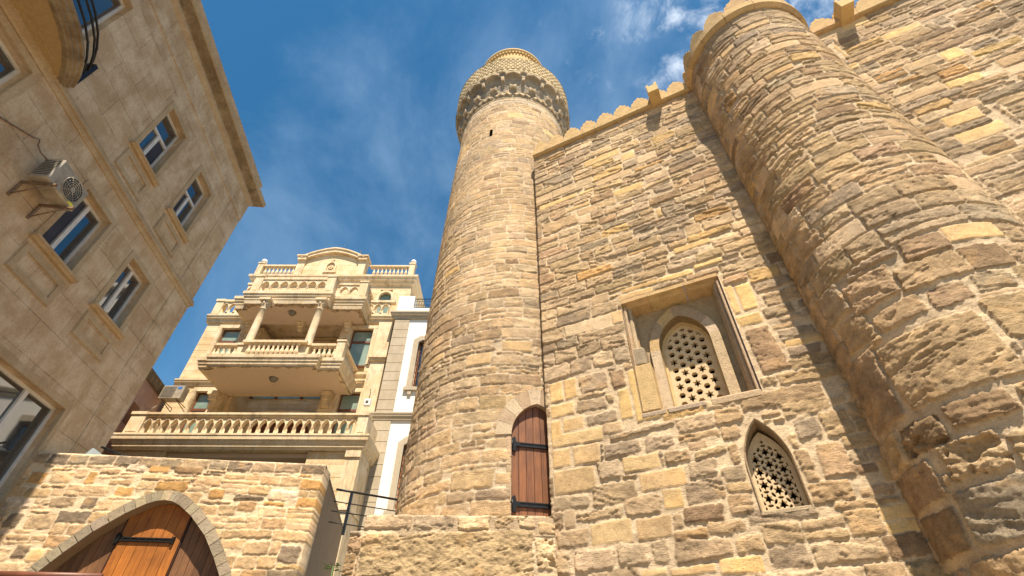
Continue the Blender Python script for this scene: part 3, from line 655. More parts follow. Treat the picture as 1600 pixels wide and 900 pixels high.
arc = 1.58 * TR
def hr_t(v): return (.30, .65) if v < 4.8 else (.24, .60)
ST = lay(-arc, arc, 0.0, 10.0, (.17, .29), hr_t, 23, TS_, [], [('s', .36), ('r', .46), ('p', .06), ('a', .12)], [('tan', .54), ('gry', .15), ('pal', .13), ('yel', .04), ('brn', .12), ('pnk', .02)])
H, C, us, vs = relief(-arc, arc, 0.0, 10.0, 0.010, ST, 202, amp=.95, joint=.009, warp=.7)
PH = us / TR
Rz = 0.94 + 0.035 * np.clip((5.5 - vs) / 4, -.6, 1)
R_ = Rz[:, None] + H; P = np.stack([R_ * np.sin(PH)[None, :], -R_ * np.cos(PH)[None, :], np.broadcast_to(vs[:, None], H.shape)], -1)
field_mesh('masonry', P, C, M_STONE, tower)
arcp = lambda r, a0, a1, n: [(r * math.sin(a0 + (a1 - a0) * i / n), -r * math.cos(a0 + (a1 - a0) * i / n)) for i in range(n + 1)]
m = MB()
for k in range(7):
    a0, a1 = -1.60 + k * .457, -1.60 + (k + 1) * .457
    m.sweep([(-.2, 9.99), (.02, 9.99), (.08, 10.05), (.08, 10.19), (.05, 10.205), (-.2, 10.205)], arcp(.93, a0, a1 - .004, 8), col=jit(YEL))
m.build('cornice', M_STONE, tower)
for k in range(9):
    a = -1.50 + k * .375; o_ = merlon_outline(.345); mm = MB(jit(YEL))
    vs_ = []; 
    for rr in (.88, 1.0): vs_ += [(rr * math.sin(a + x / .96), -rr * math.cos(a + x / .96), 10.202 + z) for x, z in o_]
    n = len(o_); mm.add(vs_, [tuple(range(n)), tuple(range(2 * n - 1, n - 1, -1))] + [(i, i + n, (i + 1) % n + n, (i + 1) % n) for i in range(n)])
    mm.build('merlon', M_STONE, tower)
MB(TAN).slab(arcp(.90, -1.57, 1.57, 16), 9.9, 10.1).build('roof_deck', M_STONE, tower)

# ------------------------------------------------------------------ the minaret
MY = 7.6
minaret = thing('minaret', 'tall tapering round stone minaret with honeycomb band near its top and arched wooden door', 'minaret', (0, 7.1, .105)); minaret.scale = (.9342,) * 3
zr = [(-1, 1.75), (2, 1.72), (3.2, 1.70), (5, 1.675), (7.5, 1.655), (9.5, 1.62), (11.5, 1.57), (13.0, 1.50), (14.2, 1.455)]
RM = 1.6
DC = .335; DWp = .345     # door centre (arc metres) and half width
DOOR = parch(DC, DWp, 3.24, 4.28, 4.75)
ST = lay(-math.pi * RM, math.pi * RM, 0.0, 14.0, (.14, .225), lambda v: (.24, .6) if v < 6 else (.22, .5), 31,
         [(-1.5, -.9, 3.3, 3.62, 's', 'tan'), (-.75, -.2, 3.6, 3.85, 'r', 'tan'), (-.7, -.3, 5.4, 5.62, 'a', 'yel'), (-.15, .3, 5.6, 5.8, 'a', 'yel')],
         [], [('s', .22), ('r', .62), ('p', .06), ('a', .10)], [('tan', .62), ('gry', .10), ('pal', .20), ('yel', .02), ('brn', .05), ('pnk', .01)])
H, C, us, vs = relief(-math.pi * RM, math.pi * RM, -0.11, 14.0, 0.0165, ST, 303, amp=.65, joint=.009, mortar=(.58, .48, .34))
# bulging weathered courses low down
rz = np.interp(vs, *zip(*zr)); PH = us / RM
R_ = rz[:, None] + H * (1 - .35 * sstep(5, 9, vs))[:, None]
P = np.stack([R_ * np.sin(PH)[None, :], -R_ * np.cos(PH)[None, :], np.broadcast_to(vs[:, None], H.shape)], -1)
UU, VV = np.meshgrid((us[:-1] + us[1:]) / 2, (vs[:-1] + vs[1:]) / 2)
SLA = -.35 * RM
mask = ~inside(DOOR, UU, VV) & ~((abs(UU - SLA) < .042) & (VV > 12.0) & (VV < 12.32))
whiten = sstep(13.45, 13.75, vs)[:, None, None]; C[..., :3] = C[..., :3] * (1 - .35 * whiten) + np.array((.62, .57, .47)) * .35 * whiten
field_mesh('shaft', P, C, M_STONE, minaret, mask)
def cyl_map(pts3, r0):   # (arc, depth inwards, z) -> cylinder
    return [((r0 - y) * math.sin(x / RM), -(r0 - y) * math.cos(x / RM), z) for x, y, z in pts3]
sb = MB(); sb.box(SLA - .05, SLA + .05, .10, .25, 11.95, 12.36); sb.v = cyl_map(sb.v, 1.54); sb.build('window_slit', M_BLACK, minaret)
# voussoirs
vo = MB(); DI = parch(DC, DWp - .012, 3.22, 4.28, 4.735, 14); DO = parch(DC, DWp + .19, 3.22, 4.28, 4.98, 14); n = len(DI)
for i in range(1, n - 2):
    if i % 3 == 1: cc = jit(PALE if i % 2 else TAN, .14); gap = True
    a, b, c_, d = DI[i], DI[i + 1], DO[i + 1], DO[i]
    if i % 3 == 0: b = (b[0] * .94 + a[0] * .06, b[1] * .94 + a[1] * .06); c_ = (c_[0] * .94 + d[0] * .06, c_[1] * .94 + d[1] * .06)
    vo.prism([a, b, c_, d], -.034, .20, cc)
vo.v = cyl_map(vo.v, 1.675); vo.build('arch_ring', M_STONE, minaret)
jb = MB()
z = 3.2
while z < 4.28:
    h = rw.uniform(.2, .3); h = min(h, 4.285 - z)
    for sg in (-1, 1): x = DC + sg * (DWp + .018); jb.box(x - .03, x + .03, -.008, .2, z, z + h - .006, col=jit(TAN, .12), bev=.01)
    z += h
jb.box(DC - .5, DC + .5, -.03, .3, 3.12, 3.205, col=TAN, bev=.02)
jb.v = cyl_map(jb.v, 1.69); jb.build('door_jamb', M_STONE, minaret)
# door of vertical boards
dx, dy = 1.61 * math.sin(DC / RM), -1.61 * math.cos(DC / RM); drz = DC / RM
door = bpy.data.objects.new('door', None)
pl = MB(); DD = parch(0, DWp, 3.2, 4.28, 4.75, 14)
nb = 7; 
for k in range(nb):
    xa, xb = -DWp + k * 2 * DWp / nb, -DWp + (k + 1) * 2 * DWp / nb
    strip = clip_convex([(xa + .003, 3.1), (xb - .003, 3.1), (xb - .003, 4.9), (xa + .003, 4.9)], DD)
    kk = rw.uniform(.8, 1.2); pl.prism(strip, -.015 + rw.uniform(-.003, .003), .03, (kk, kk, kk))
pl.prism(DD, .022, .05, (.25, .25, .25))
dr = pl.build('door', M_WOODD, minaret, (dx, dy, 0), drz)
for z in (3.42, 4.16):
    hg = MB(); hg.box(-DWp + .04, DWp - .02, -.04, -.017, z - .032, z - .012, bev=.004); hg.box(-DWp + .04, DWp - .02, -.036, -.017, z + .012, z + .032, bev=.004); hg.box(-DWp + .04, DWp - .02, -.03, -.017, z - .014, z + .014)
    hg.prism([(-DWp + .0, z - .07), (-DWp + .045, z - .10), (-DWp + .06, z - .03), (-DWp + .11, z - .025), (-DWp + .11, z + .025), (-DWp + .06, z + .03), (-DWp + .045, z + .10), (-DWp, z + .07)], -.045, -.016)
    hg.tube([(-DWp + .01, -.045, z - .05), (-DWp + .01, -.045, z + .05)], .012)
    hg.build('hinge_strap', M_IRON, dr)
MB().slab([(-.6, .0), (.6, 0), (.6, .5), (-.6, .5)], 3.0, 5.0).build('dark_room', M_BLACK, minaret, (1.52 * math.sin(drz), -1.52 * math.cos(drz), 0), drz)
# honeycomb (muqarnas) band
nu = 900; zz = np.arange(13.86, 14.97, .0125); ph = np.linspace(-math.pi, math.pi, nu + 1)
PHI, ZZ = np.meshgrid(ph, zz)
base = np.interp(zz, [13.86, 13.98, 14.10, 14.35, 14.90, 14.97], [1.455, 1.52, 1.535, 1.62, 1.74, 1.745])[:, None] * np.ones_like(PHI)
K = 18; cell = 2 * math.pi / K; dep = np.zeros_like(base); cm = np.ones_like(base)
def bowl(off, zc, wa, hz, depth, p=2.0, flat=0):
    """polygonal niches repeated round the ring"""
    global dep, cm
    x = ((PHI / cell + off + .5) % 1 - .5) * cell * 1.65; z = (ZZ - zc)
    ax, az = abs(x) / wa, abs(z) / hz
    d = np.maximum(ax, ax * .45 + az * .95) if not flat else (ax + np.maximum(z, -z * flat) / hz)
    e = sstep(1.0, .86, d); f = np.clip(1 - d, 0, 1)
    nd = depth * e * (.62 + .38 * np.sqrt(f)); dep = np.maximum(dep, nd); cm = np.where(e > .5, .86 + .14 * (1 - e), cm)
bowl(0, 14.63, .255, .27, .14)
bowl(.5, 14.36, .20, .24, .11); bowl(0, 14.17, .12, .13, .06); bowl(.5, 14.84, .09, .10, .05)
x3 = ((PHI / cell * 3) % 1 - .5); tooth = (abs(x3) * .16 + 13.99 > ZZ) & (ZZ > 13.93); dep = np.where(tooth, .05, dep)
nz = tile(1024, 14, 6, 4, 77)[:PHI.shape[0], :PHI.shape[1]]; nz2 = tile(1024, 60, 20, 3, 78)[:PHI.shape[0], :PHI.shape[1]]
R_ = base - dep + .004 * nz
P = np.stack([R_ * np.sin(PHI), -R_ * np.cos(PHI), ZZ], -1)
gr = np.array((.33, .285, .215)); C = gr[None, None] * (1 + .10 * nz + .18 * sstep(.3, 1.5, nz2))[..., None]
C = np.where((dep < .01)[..., None], C * np.array((1.60, 1.46, 1.26)), C * .85)  # weathered grey, with shade of the hollows and brighter rims put into the colour
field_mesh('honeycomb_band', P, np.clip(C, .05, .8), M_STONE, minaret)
# pierced parapet: zigzag course below rows of staggered holes
zz = np.arange(14.96, 15.78, .010); ph = np.linspace(-math.pi, math.pi, 1401); PHI, ZZ = np.meshgrid(ph, zz)
dep = np.zeros_like(PHI)
n1 = 72; t = (PHI / (2 * math.pi) * n1) % 1; tri = 1 - abs(t - .5) * 2
dep = np.where((ZZ > 14.985) & (ZZ < 15.10) & ((ZZ - 14.985) / .115 > tri + .05), .045, dep)
for r in range(6):
    zc = 15.17 + r * .10; t = ((PHI / (2 * math.pi) * 84 + (.5 if r % 2 else 0)) % 1 - .5)
    d = np.maximum(abs(t) / .30, abs(ZZ - zc) / .030); dep = np.where(d < 1, .06, dep)
nz = tile(2048, 14, 6, 3, 79)[:PHI.shape[0], :PHI.shape[1]]
R_ = 1.75 - dep + .003 * nz; R_ = np.where(ZZ > 15.76, 1.755, R_)
P = np.stack([R_ * np.sin(PHI), -R_ * np.cos(PHI), ZZ], -1)
C = np.array((.50, .40, .24))[None, None] * (1 + .10 * nz)[..., None]
field_mesh('pierced_parapet', P, np.clip(C, .05, .8), M_STONE, minaret)
MB((.4, .32, .2)).lathe([(1.76, 15.77), (1.60, 15.79), (1.60, 15.0), (1.0, 15.0)], n=64).build('parapet_coping', M_STONE, minaret)
dm = MB(); dm.lathe([(1.06, 14.9), (1.06, 17.80), (1.065, 17.86), (1.10, 17.88), (1.10, 17.93), (1.135, 17.95), (1.14, 18.03), (1.12, 18.06), (1.0, 18.1), (.85, 18.35), (.5, 18.65), (.0, 18.8)], n=72)
dt = dm
for k in range(64):
    a = 2 * math.pi * k / 64; c_, s_ = math.cos(a), math.sin(a)
    q = [(x * c_ + y * s_, x * s_ - y * c_) for x, y in ((-.024, 1.05), (.024, 1.05), (.024, 1.118), (-.024, 1.118))]
    dt.slab(q[::-1], 17.80, 17.872)
dm.build('dome_drum', M_YPLA, minaret)

# ------------------------------------------------------------------ rough terrace wall under the minaret
tw = thing('terrace_wall', 'low rough wall of eroded stone with white mineral streaks at the foot of the minaret', 'wall', (-.5, 5.25, 0))
row = [( -1.0, -.52, 2.955, 3.10, 'r', 'pal'), (-.50, -.08, 2.95, 3.10, 'r', 'gry'), (-.06, .30, 2.95, 3.10, 'r', 'pal'), (.32, .55, 2.95, 3.10, 'h', 'tan'), (.57, .76, 2.97, 3.10, 'r', 'pal'), (.78, 1.0, 2.93, 3.05, 'r', 'tan'),
       (-1.0, .72, 2.2, 2.945, 'r', 'tan'), (.75, .95, 2.6, 2.9, 'h', 'pal'), (.75, .95, 2.2, 2.58, 'r', 'tan')]
ST = lay(-1.0, .95, 0.0, 3.1, (.2, .35), (.3, .7), 41, row, [], [('r', .5), ('s', .3), ('h', .2)], [('tan', .6), ('pal', .3), ('gry', .1)])
H, C, us, vs = relief(-1.0, .95, 0.0, 3.1, .009, ST, 404, amp=1.2)
big = tile(1024, 40, 30, 5, 9, .65)[:H.shape[0], :H.shape[1]]; big2 = tile(1024, 90, 160, 4, 19, .6)[:H.shape[0], :H.shape[1]]
lowm = sstep(2.96, 2.9, vs)[:, None]
fin = tile(1024, 7, 5, 4, 29, .75)[:H.shape[0], :H.shape[1]]; H = H + (.008 * big + .004 * fin) * lowm * (us[None, :] < .74)
wh = (sstep(.55, 1.5, big2) * lowm)[..., None] * .6; K3 = C[..., :3]; K3 = K3 * (1 - wh) + np.array((.74, .66, .54)) * wh
dk = sstep(.9, 2.0, -big2)[..., None] * .5; K3 = K3 * (1 - dk) + np.array((.2, .17, .13)) * dk; C[..., :3] = K3
P = np.stack([np.broadcast_to(us[None, :], H.shape), -H, np.broadcast_to(vs[:, None], H.shape)], -1); sk = np.zeros(P.shape); sk[..., 1] = 1.9
field_mesh('masonry', P, np.clip(C, .05, .8), M_STONE, tw, None, sk)
MB(TAN).box(-.99, .94, .0, 1.6, 2.9, 3.075).build('top_slab', M_STONE, tw)

# stub of rubble wall beside the steps, with handrail
sw = thing('stair_wall', 'narrow rubble wall with grey slab top between the gate and the terrace wall', 'wall', (-2.35, 7.8, 0))
ST = lay(-.55, .6, 0.0, 3.6, (.2, .4), (.25, .6), 43, [(-.22, .1, 3.52, 3.6, 'r', 'dgy')], [], [('r', .6), ('s', .4)], [('tan', .5), ('pnk', .2), ('brn', .2), ('gry', .1)])
H, C, us, vs = relief(-.07, .6, 0.0, 3.6, .014, ST, 405, amp=1.6)
P = np.stack([np.broadcast_to(us[None, :], H.shape), -H, np.broadcast_to(vs[:, None], H.shape)], -1); sk = np.zeros(P.shape); sk[..., 1] = 1.2
field_mesh('masonry', P, C, M_STONE, sw, None, sk)
rl = thing('handrail', 'thin black iron handrail on the rubble wall beside the minaret', 'railing', (-2.55, 7.85, 3.55))
rl_p = MB(); rl_p.box(-.02, .02, -.02, .02, 0, .62); rl_p.build('post', M_IRON, rl)
MB().box(-.02, .02, -.02, .02, 0, .62).build('post', M_IRON, rl, (.75, .42, -.0))
for k, z in enumerate((.63, .45, .31, .15)):
    MB().tube([(-.22, -.12, z), (0, 0, z), (.75, .42, z), (1.15, .64, z)], .018 if k == 0 else .009, 8).build('rail', M_IRON, rl)

# ------------------------------------------------------------------ gate wall with the wide pointed arch
KG = 1.4
GR = math.radians(6)
gate = thing('gate_wall', 'sunlit rubble stone wall with grey coping and a wide pointed gateway', 'wall', (-3.5724, 9.1, 0), GR)
def G(px, py, off=0):
    n = np.array([math.sin(GR), -math.cos(GR), 0]); p = on_plane(px, py, np.array([-3.5724, 9.1, 0]) - n * off, n) - np.array([-3.5724, 9.1, 0])
    return p[0] * math.cos(GR) + p[1] * math.sin(GR), p[2]
gh = [(0, 3.56), (.1, 3.545), (.2, 3.505), (.39, 3.385), (.65, 3.165), (.85, 2.93), (1.0, 2.73), (1.10, 2.48), (1.155, 2.2), (1.18, 1.9), (1.18, 0)]
def gk(h, dx=0.0, dz=0.0): return [((x + (dx if x > 0 else 0) * min(1, x / .5)) * KG, max(0.0, 1.6 + (z - 1.6) * KG + dz * max(0, 1 - x / 1.6)) if z > 0 else 0.0) for x, z in h]
GC = -1.86 * KG
def gout(e):   # offset arch outline outwards by e metres
    h = [(x * KG, 1.6 + (z - 1.6) * KG if z > 0 else 0) for x, z in gh]; r = []
    for i, p in enumerate(h):
        a = h[max(i - 1, 0)]; b = h[min(i + 1, len(h) - 1)]; t = Vector((b[0] - a[0], b[1] - a[1])).normalized(); n = Vector((-t.y, t.x))
        if n.x < 0 or (i == 0 and n.y < 0): n = -n
        if i == 0: n = Vector((0, 1.0))
        r.append((p[0] + n.x * e if i else 0.0, max(p[1] + n.y * e, 0)))
    return r
def full(h): return [(GC - x, z) for x, z in h[::-1]] + [(GC + x, z) for x, z in h[1:]]
def dens(h, k=3):
    r = []
    for i in range(len(h) - 1): r += [(h[i][0] + (h[i + 1][0] - h[i][0]) * j / k, h[i][1] + (h[i + 1][1] - h[i][1]) * j / k) for j in range(k)]
    return r + [h[-1]]
AIN, AOUT, AMID = full(gout(0)), full(gout(.17)), full(gout(.08))
top = 5.10; row = []; u = -5.3
rg_ = random.Random(8)
while u < 0:
    w = rg_.uniform(.32, .5); row.append((u, min(u + w, 0), top - .19, top, 'r', rg_.choice(['dgy', 'slt', 'dgy', 'gry']))); u += w
row += [(*[G(485, 794)[0], G(572, 794)[0]], 4.62, 4.75, 'a', 'wht')] if False else []
def gs(x0, y0, x1, y1, k, c): a, b = G(x0, y1), G(x1, y0); return (min(a[0], b[0]), max(a[0], b[0]), min(a[1], b[1]), max(a[1], b[1]), k, c)
Z4 = lambda x, y: (x / 2.5, 620 + y / 2.5)
for q in ((100, 290, 200, 335, 'r', 'org'), (485, 262, 575, 292, 'r', 'wht'), (185, 288, 300, 335, 'r', 'pal'), (310, 390, 395, 435, 'r', 'dgy'), (185, 390, 310, 430, 'r', 'gry'), (320, 292, 390, 340, 'r', 'org'), (1165, 320, 1262, 362, 'r', 'org'),
          (920, 408, 1005, 448, 'r', 'brn'), (1040, 365, 1170, 405, 'r', 'wht'), (0, 455, 100, 515, 'r', 'dgy'), (575, 272, 670, 294, 'a', 'org'), (672, 275, 800, 300, 'r', 'brn'), (850, 555, 960, 590, 'r', 'pal'), (1075, 585, 1180, 655, 'r', 'dgy'), (80, 460, 230, 520, 'r', 'pal'),
          (750, 310, 875, 350, 'r', 'pal'), (805, 362, 885, 400, 'r', 'org'), (440, 352, 530, 390, 'r', 'org'), (245, 345, 440, 385, 'r', 'pal'), (35, 580, 130, 635, 'r', 'dgy')):
    row.append(gs(*Z4(q[0], q[1]), *Z4(q[2], q[3]), q[4], q[5]))
ST = lay(-5.35, 0.0, 0.0, top - .19, (.17, .235), (.32, .68), 47, row, [], [('r', .70), ('s', .06), ('p', .10), ('a', .14)], [('pal', .36), ('tan', .32), ('gry', .08), ('org', .12), ('brn', .05), ('dgy', .04), ('wht', .03)])
H, C, us, vs = relief(-5.35, 0.0, 0.0, top, .0155, ST, 505, amp=.8, joint=.011, mortar=(.64, .54, .39))
C[..., :3] *= np.array((1.10, 1.05, .98))
P = np.stack([np.broadcast_to(us[None, :], H.shape), -H, np.broadcast_to(vs[:, None], H.shape)], -1); sk = np.zeros(P.shape); sk[..., 1] = .5
UU, VV = np.meshgrid((us[:-1] + us[1:]) / 2, (vs[:-1] + vs[1:]) / 2)
field_mesh('masonry', P, np.clip(C, .04, .85), M_STONE, gate, ~inside(AMID, UU, VV), sk)
ar = MB(); ra = random.Random(3)
di, do = dens(gout(0), 4), dens(gout(.17), 4)
for sg in (-1, 1):
    i = 0
    while i < len(di) - 6:
        j = i + (2 if i < 6 else 2); cpx = i < 10 and sg < 0 or i < 8
        c = jit((.36, .30, .21) if not cpx else rw.choice([(.42, .34, .22), (.5, .4, .26), (.36, .30, .21)]), .15)
        for k in range(i, j):
            a, b, cc, d = di[k], di[k + 1], do[k + 1], do[k]
            if k == j - 1: b = (b[0] + (a[0] - b[0]) * .12, b[1] + (a[1] - b[1]) * .12); cc = (cc[0] + (d[0] - cc[0]) * .12, cc[1] + (d[1] - cc[1]) * .12)
            ar.prism([(GC + sg * p[0], p[1]) for p in (a, b, cc, d)], -.022, .46, c)
        i = j
    ar.prism([(GC + sg * p[0], p[1]) for p in (di[len(di) - 6], di[-1], do[-1], do[len(do) - 6])], -.022, .46, (.37, .335, .26))
ar.build('arch_ring', M_STONE, gate)
inn = MB((.35, .26, .13)); reveal(inn, full(gout(-.004)), .0, .46); inn.build('arch_soffit', M_MUD, gate)
# doors
LF, RF = -2.27 * KG, -1.54 * KG
IN_ = full(gout(-.01))
def boards(x0, x1, y0, step, mat, name, amt):
    b = MB(); x = x0
    while x < x1 - .01:
        w = min(step, x1 - x); zt = np.interp([x + .003, x + w - .003], [p[0] for p in IN_[1:-1]], [p[1] for p in IN_[1:-1]]) ; xm = [p for p in IN_ if x + .003 < p[0] < x + w - .003 and p[1] > .1]
        pts = [(x + .003, .02)] + [(x + .003, zt[0])] + xm + [(x + w - .003, zt[1])] + [(x + w - .003, .02)]
        k = ra.uniform(1 - amt, 1 + amt); b.prism(pts, y0 + ra.uniform(-.003, .003), y0 + .05, (k, k, k)); x += w
    return b.build(name, mat, gate)
XL, XR = GC - 1.18 * KG + .02, GC + 1.18 * KG - .02
boards(XL, LF, .24, .13, M_WOODB, 'side_panel', .22); boards(RF, XR, .24, .13, M_WOODB, 'side_panel', .22)
leaf = boards(LF + .01, RF - .01, .20, .17, M_WOODO, 'door_leaf', .12)
for z in (1.6 + 1.53 * KG, 1.6 + .2 * KG):
    h = MB(); h.box(LF + .02, RF - .10, .165, .195, z - .036, z - .010, bev=.006); h.box(LF + .02, RF - .10, .165, .195, z + .010, z + .036, bev=.006); h.box(LF + .0, RF - .11, .175, .2, z - .012, z + .012)
    h.prism([(LF - .03, z - .09), (LF + .03, z - .06), (LF + .04, z + .06), (LF + .0, z + .10), (LF - .03, z + .07)], .15, .2); h.box(RF - .14, RF - .09, .155, .2, z - .06, z + .06, bev=.01)
    for k in range(7): x_ = LF + .08 + k * (RF - LF - .25) / 6; h.lathe([(0, z - .008), (.010, z - .006), (.012, z), (.010, z + .006), (0, z + .008)], x_, .172, 6)
    h.build('hinge_strap', M_IRON, leaf)
MB((.2, .1, .05)).box(LF - .02, LF + .008, .21, .29, 0.02, 4.3).box(RF - .008, RF + .02, .21, .29, .02, 4.3).build('door_post', M_WOODB, leaf)
MB().box(XL - .1, XR + .1, .30, .32, 0, 4.7).build('dark_backing', M_BLACK, gate)
# side return in smooth brown render
rt = MB(); rt.slab([(-.012, .03), (-.37, 4.45), (-.9, 4.45), (-.5, .1)], 0, 5.085); rt.build('rendered_side', M_MUD, gate)
MB((.3, .25, .18)).slab([(.01, .0), (-.35, 4.47), (-.92, 4.47), (-5.3, .9), (-5.3, .02)], 5.055, 5.088).build('coping_bed', M_STONE, gate)

# floodlight and its rod on the coping
fa, fb = G(133, 705, .35), G(160, 703, .35)
fl = thing('floodlight', 'small grey metal floodlight housing lying on the gate wall coping beside the corner building', 'floodlight', (-3.5724, 9.1, 0), GR)
x0, x1 = fa[0], fb[0]
b = MB(); b.prism([(x0, 5.09), (x1 - .01, 5.09), (x1, 5.20), (x0 + .16, 5.33), (x0 + .13, 5.33)], .30, .62)
b.build('housing', simple('galvanised_sheet', (.30, .36, .38), .5, .3, 12, .2), fl)
MB().box(x1 - .0, x1 + .012, .33, .6, 5.10, 5.19).build('lens', M_GGREEN, fl)
ra_, rb_ = G(160, 697, .5), G(245, 711, .5)
br_ = MB(); br_.tube([(ra_[0], .5, ra_[1] - .02), (rb_[0], .5, 5.10)], .022, 8); tag(br_.build('metal_rod', M_IRON, None, (-3.5724, 9.1, 0), GR), 'thin black metal rod leaning from the floodlight down onto the grey coping', 'rod')

# weed at the foot of the rendered side
wd = thing('weed', 'tiny green weed growing at the foot of the brown rendered gate side', 'plant', (-3.02, 8.3, 2.95)) if False else None

# ------------------------------------------------------------------ the tall corner building on the left
LROT = math.radians(96.7)
LORG = np.array([-8.73066, 8.55784, 0])
left = thing('corner_building', 'tall shaded limestone building on the left with white framed windows and deep cornice', 'building', tuple(LORG), LROT)
def ZK(z): return 1.6 + KG * (z - 1.6)
W_ = [('door_window', -4.9, -3.55, 7.62, 9.60), ('window', -1.98, -1.385, 8.235, 9.505), ('window', -.66, -.07, 8.235, 9.505), ('window', -5.3, -3.57, 5.6, 7.33),
      ('window', -2.06, -1.40, 6.0, 7.06), ('window', -.70, -.07, 6.0, 7.035), ('window', -2.35, -.03, 3.3, 4.697)]
rects = [(KG * a, KG * b, ZK(c), ZK(d)) for _, a, b, c, d in W_]
CU = 1.51; UB = -12.0
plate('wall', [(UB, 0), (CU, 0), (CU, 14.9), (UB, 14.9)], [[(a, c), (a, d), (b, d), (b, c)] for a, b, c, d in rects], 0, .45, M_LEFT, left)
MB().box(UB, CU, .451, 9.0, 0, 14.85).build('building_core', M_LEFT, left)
pil = MB(); pil.box(.70, CU + .018, -.018, .3, 0, ZK(7.43)); pil.box(.70, CU + .018, -.018, .3, ZK(7.635), ZK(10.035)); pil.build('corner_pilaster', M_LEFT, left)
fr = MB(); fr.box(UB, CU + .02, -.022, .3, ZK(10.05), 14.15); fr.box(.712, CU + .03, -.034, .3, ZK(10.06), 14.15); fr.build('frieze', M_LEFT, left)
path = [(UB, 0), (CU, 0), (CU, 6)]
cn = MB()
def cyma(pts): return pts
prof = [(-.2, 14.15), (.0, 14.15), (.02, 14.17), (.085, 14.25), (.10, 14.27), (.10, 14.36), (.125, 14.375), (.13, 14.39), (.155, 14.395), (.16, 14.415), (.185, 14.42), (.19, 14.44), (.215, 14.445), (.225, 14.47), (.25, 14.475), (.26, 14.50), (.29, 14.505), (.30, 14.53), (.33, 14.535), (.335, 14.64), (.35, 14.66), (.35, 14.69), (-.2, 14.72)]
i0, i1 = 5, 17
cn.sweep(prof[:i0 + 1] + [(-.2, 14.36)], path); cn.build('cornice', M_LTRIM, left)
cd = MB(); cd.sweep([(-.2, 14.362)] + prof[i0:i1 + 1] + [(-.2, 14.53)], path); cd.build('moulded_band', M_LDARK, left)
cz = MB(); cz.sweep([(-.2, 14.532)] + prof[i1:], path); cz.build('cornice_slab', M_LTRIM, left)
pp = MB(); pp.sweep([(-.35, 14.70), (.045, 14.70), (.045, 15.28), (.075, 15.30), (.08, 15.36), (-.35, 15.36)], path); pp.build('parapet', M_LPAR, left)
bl = MB(); bl.sweep([(-.1, ZK(7.44)), (.02, ZK(7.44)), (.045, ZK(7.47)), (.05, ZK(7.505)), (.085, ZK(7.51)), (.09, ZK(7.55)), (.065, ZK(7.575)), (.07, ZK(7.605)), (.03, ZK(7.62)), (-.1, ZK(7.62))], path); bl.build('string_course', M_LTRIM, left)

def rim(a, b, c, d, w, y0, y1, mb):   # rectangular frame of boxes round an opening (mitre-free, butted)
    mb.box(a - w, b + w, y0, y1, d, d + w); mb.box(a - w, b + w, y0, y1, c - w, c); mb.box(a - w, a, y0, y1, c, d); mb.box(b, b + w, y0, y1, c, d)
rl2 = random.Random(12)
for (kind, *_), (a, b, c, d) in zip(W_, rects):
    dpt = .17
    f = MB(); t = .055
    f.box(a, b, dpt, dpt + .07, d - t, d); f.box(a, b, dpt, dpt + .07, c, c + t); f.box(a, a + t, dpt, dpt + .07, c + t, d - t); f.box(b - t, b, dpt, dpt + .07, c + t, d - t)
    w = MB(); 
    fo = f.build('window', M_PVC, left); W = b - a; Hh = d - c
    sf = MB()
    if W > 2: 
        xs = [a + W * i / 4 for i in (1, 2, 3)]
        for x in xs: sf.box(x - .045, x + .045, dpt - .012, dpt + .06, c + t, d - t)
    elif Hh > 1.6 and W < 1:   # upper windows: transom high up, mullion below
        zt = c + Hh * .62; sf.box(a + t, b - t, dpt - .01, dpt + .06, zt - .035, zt + .035); sf.box((a + b) / 2 - .045, (a + b) / 2 + .045, dpt - .012, dpt + .06, c + t, zt - .035)
    else:
        sf.box((a + b) / 2 - .045, (a + b) / 2 + .045, dpt - .012, dpt + .06, c + t, d - t)
    sf.build('sash', M_PVC, fo)
    MB().box(a + t, b - t, dpt + .035, dpt + .045, c + t, d - t).build('pane', M_GLASS, fo)
    tr = MB()
    if kind == 'window':
        rim(a, b, c, d, .10, -.014, .05, tr) if False else None
        tr.box(a - .12, b + .12, -.018, .06, d - .005, d + .13); tr.box(a - .12, a + .005, -.018, .06, c, d - .006); tr.box(b - .005, b + .12, -.018, .06, c, d - .006)
        tr.build('window_surround', M_LTRIM, fo)
    s_ = MB()
    if c > 5.5 and W < 1.2:
        s_.sweep([(-.05, c - .075), (.06, c - .075), (.10, c - .045), (.125, c - .04), (.13, c + .005), (-.05, c + .012)], [(a - .17, 0), (b + .17, 0)])
        s_.build('window_sill', M_LTRIM, fo)
        pn = MB(); q = (a + .02, b - .02, c - .60, c - .29); rim(*q, .11, -.030, .03, pn)
        rim(q[0] - .11, q[1] + .11, q[2] - .11, q[3] + .11, .02, -.015, .02, pn); pn.build('apron_panel', M_LTRIM, left)
    if W > 2 and c < 5:
        s_.box(a - .2, b + .2, -.16, .05, c - .1, c, bev=.01); s_.build('window_sill', M_LTRIM, fo)
# curtain behind the darker pane of the upper windows
for (a, b, c, d), half in ((rects[1], 1), (rects[2], 0), (rects[4], 0)):
    m_ = (a + b) / 2; x0, x1 = (m_ + .05, b - .06) if half else (a + .06, m_ - .05)
    MB().box(x0, x1, .198, .204, c + .06, c + (d - c) * (.585 if c > 9 else .93)).build('dark_fly_screen', M_CLOTH, left)
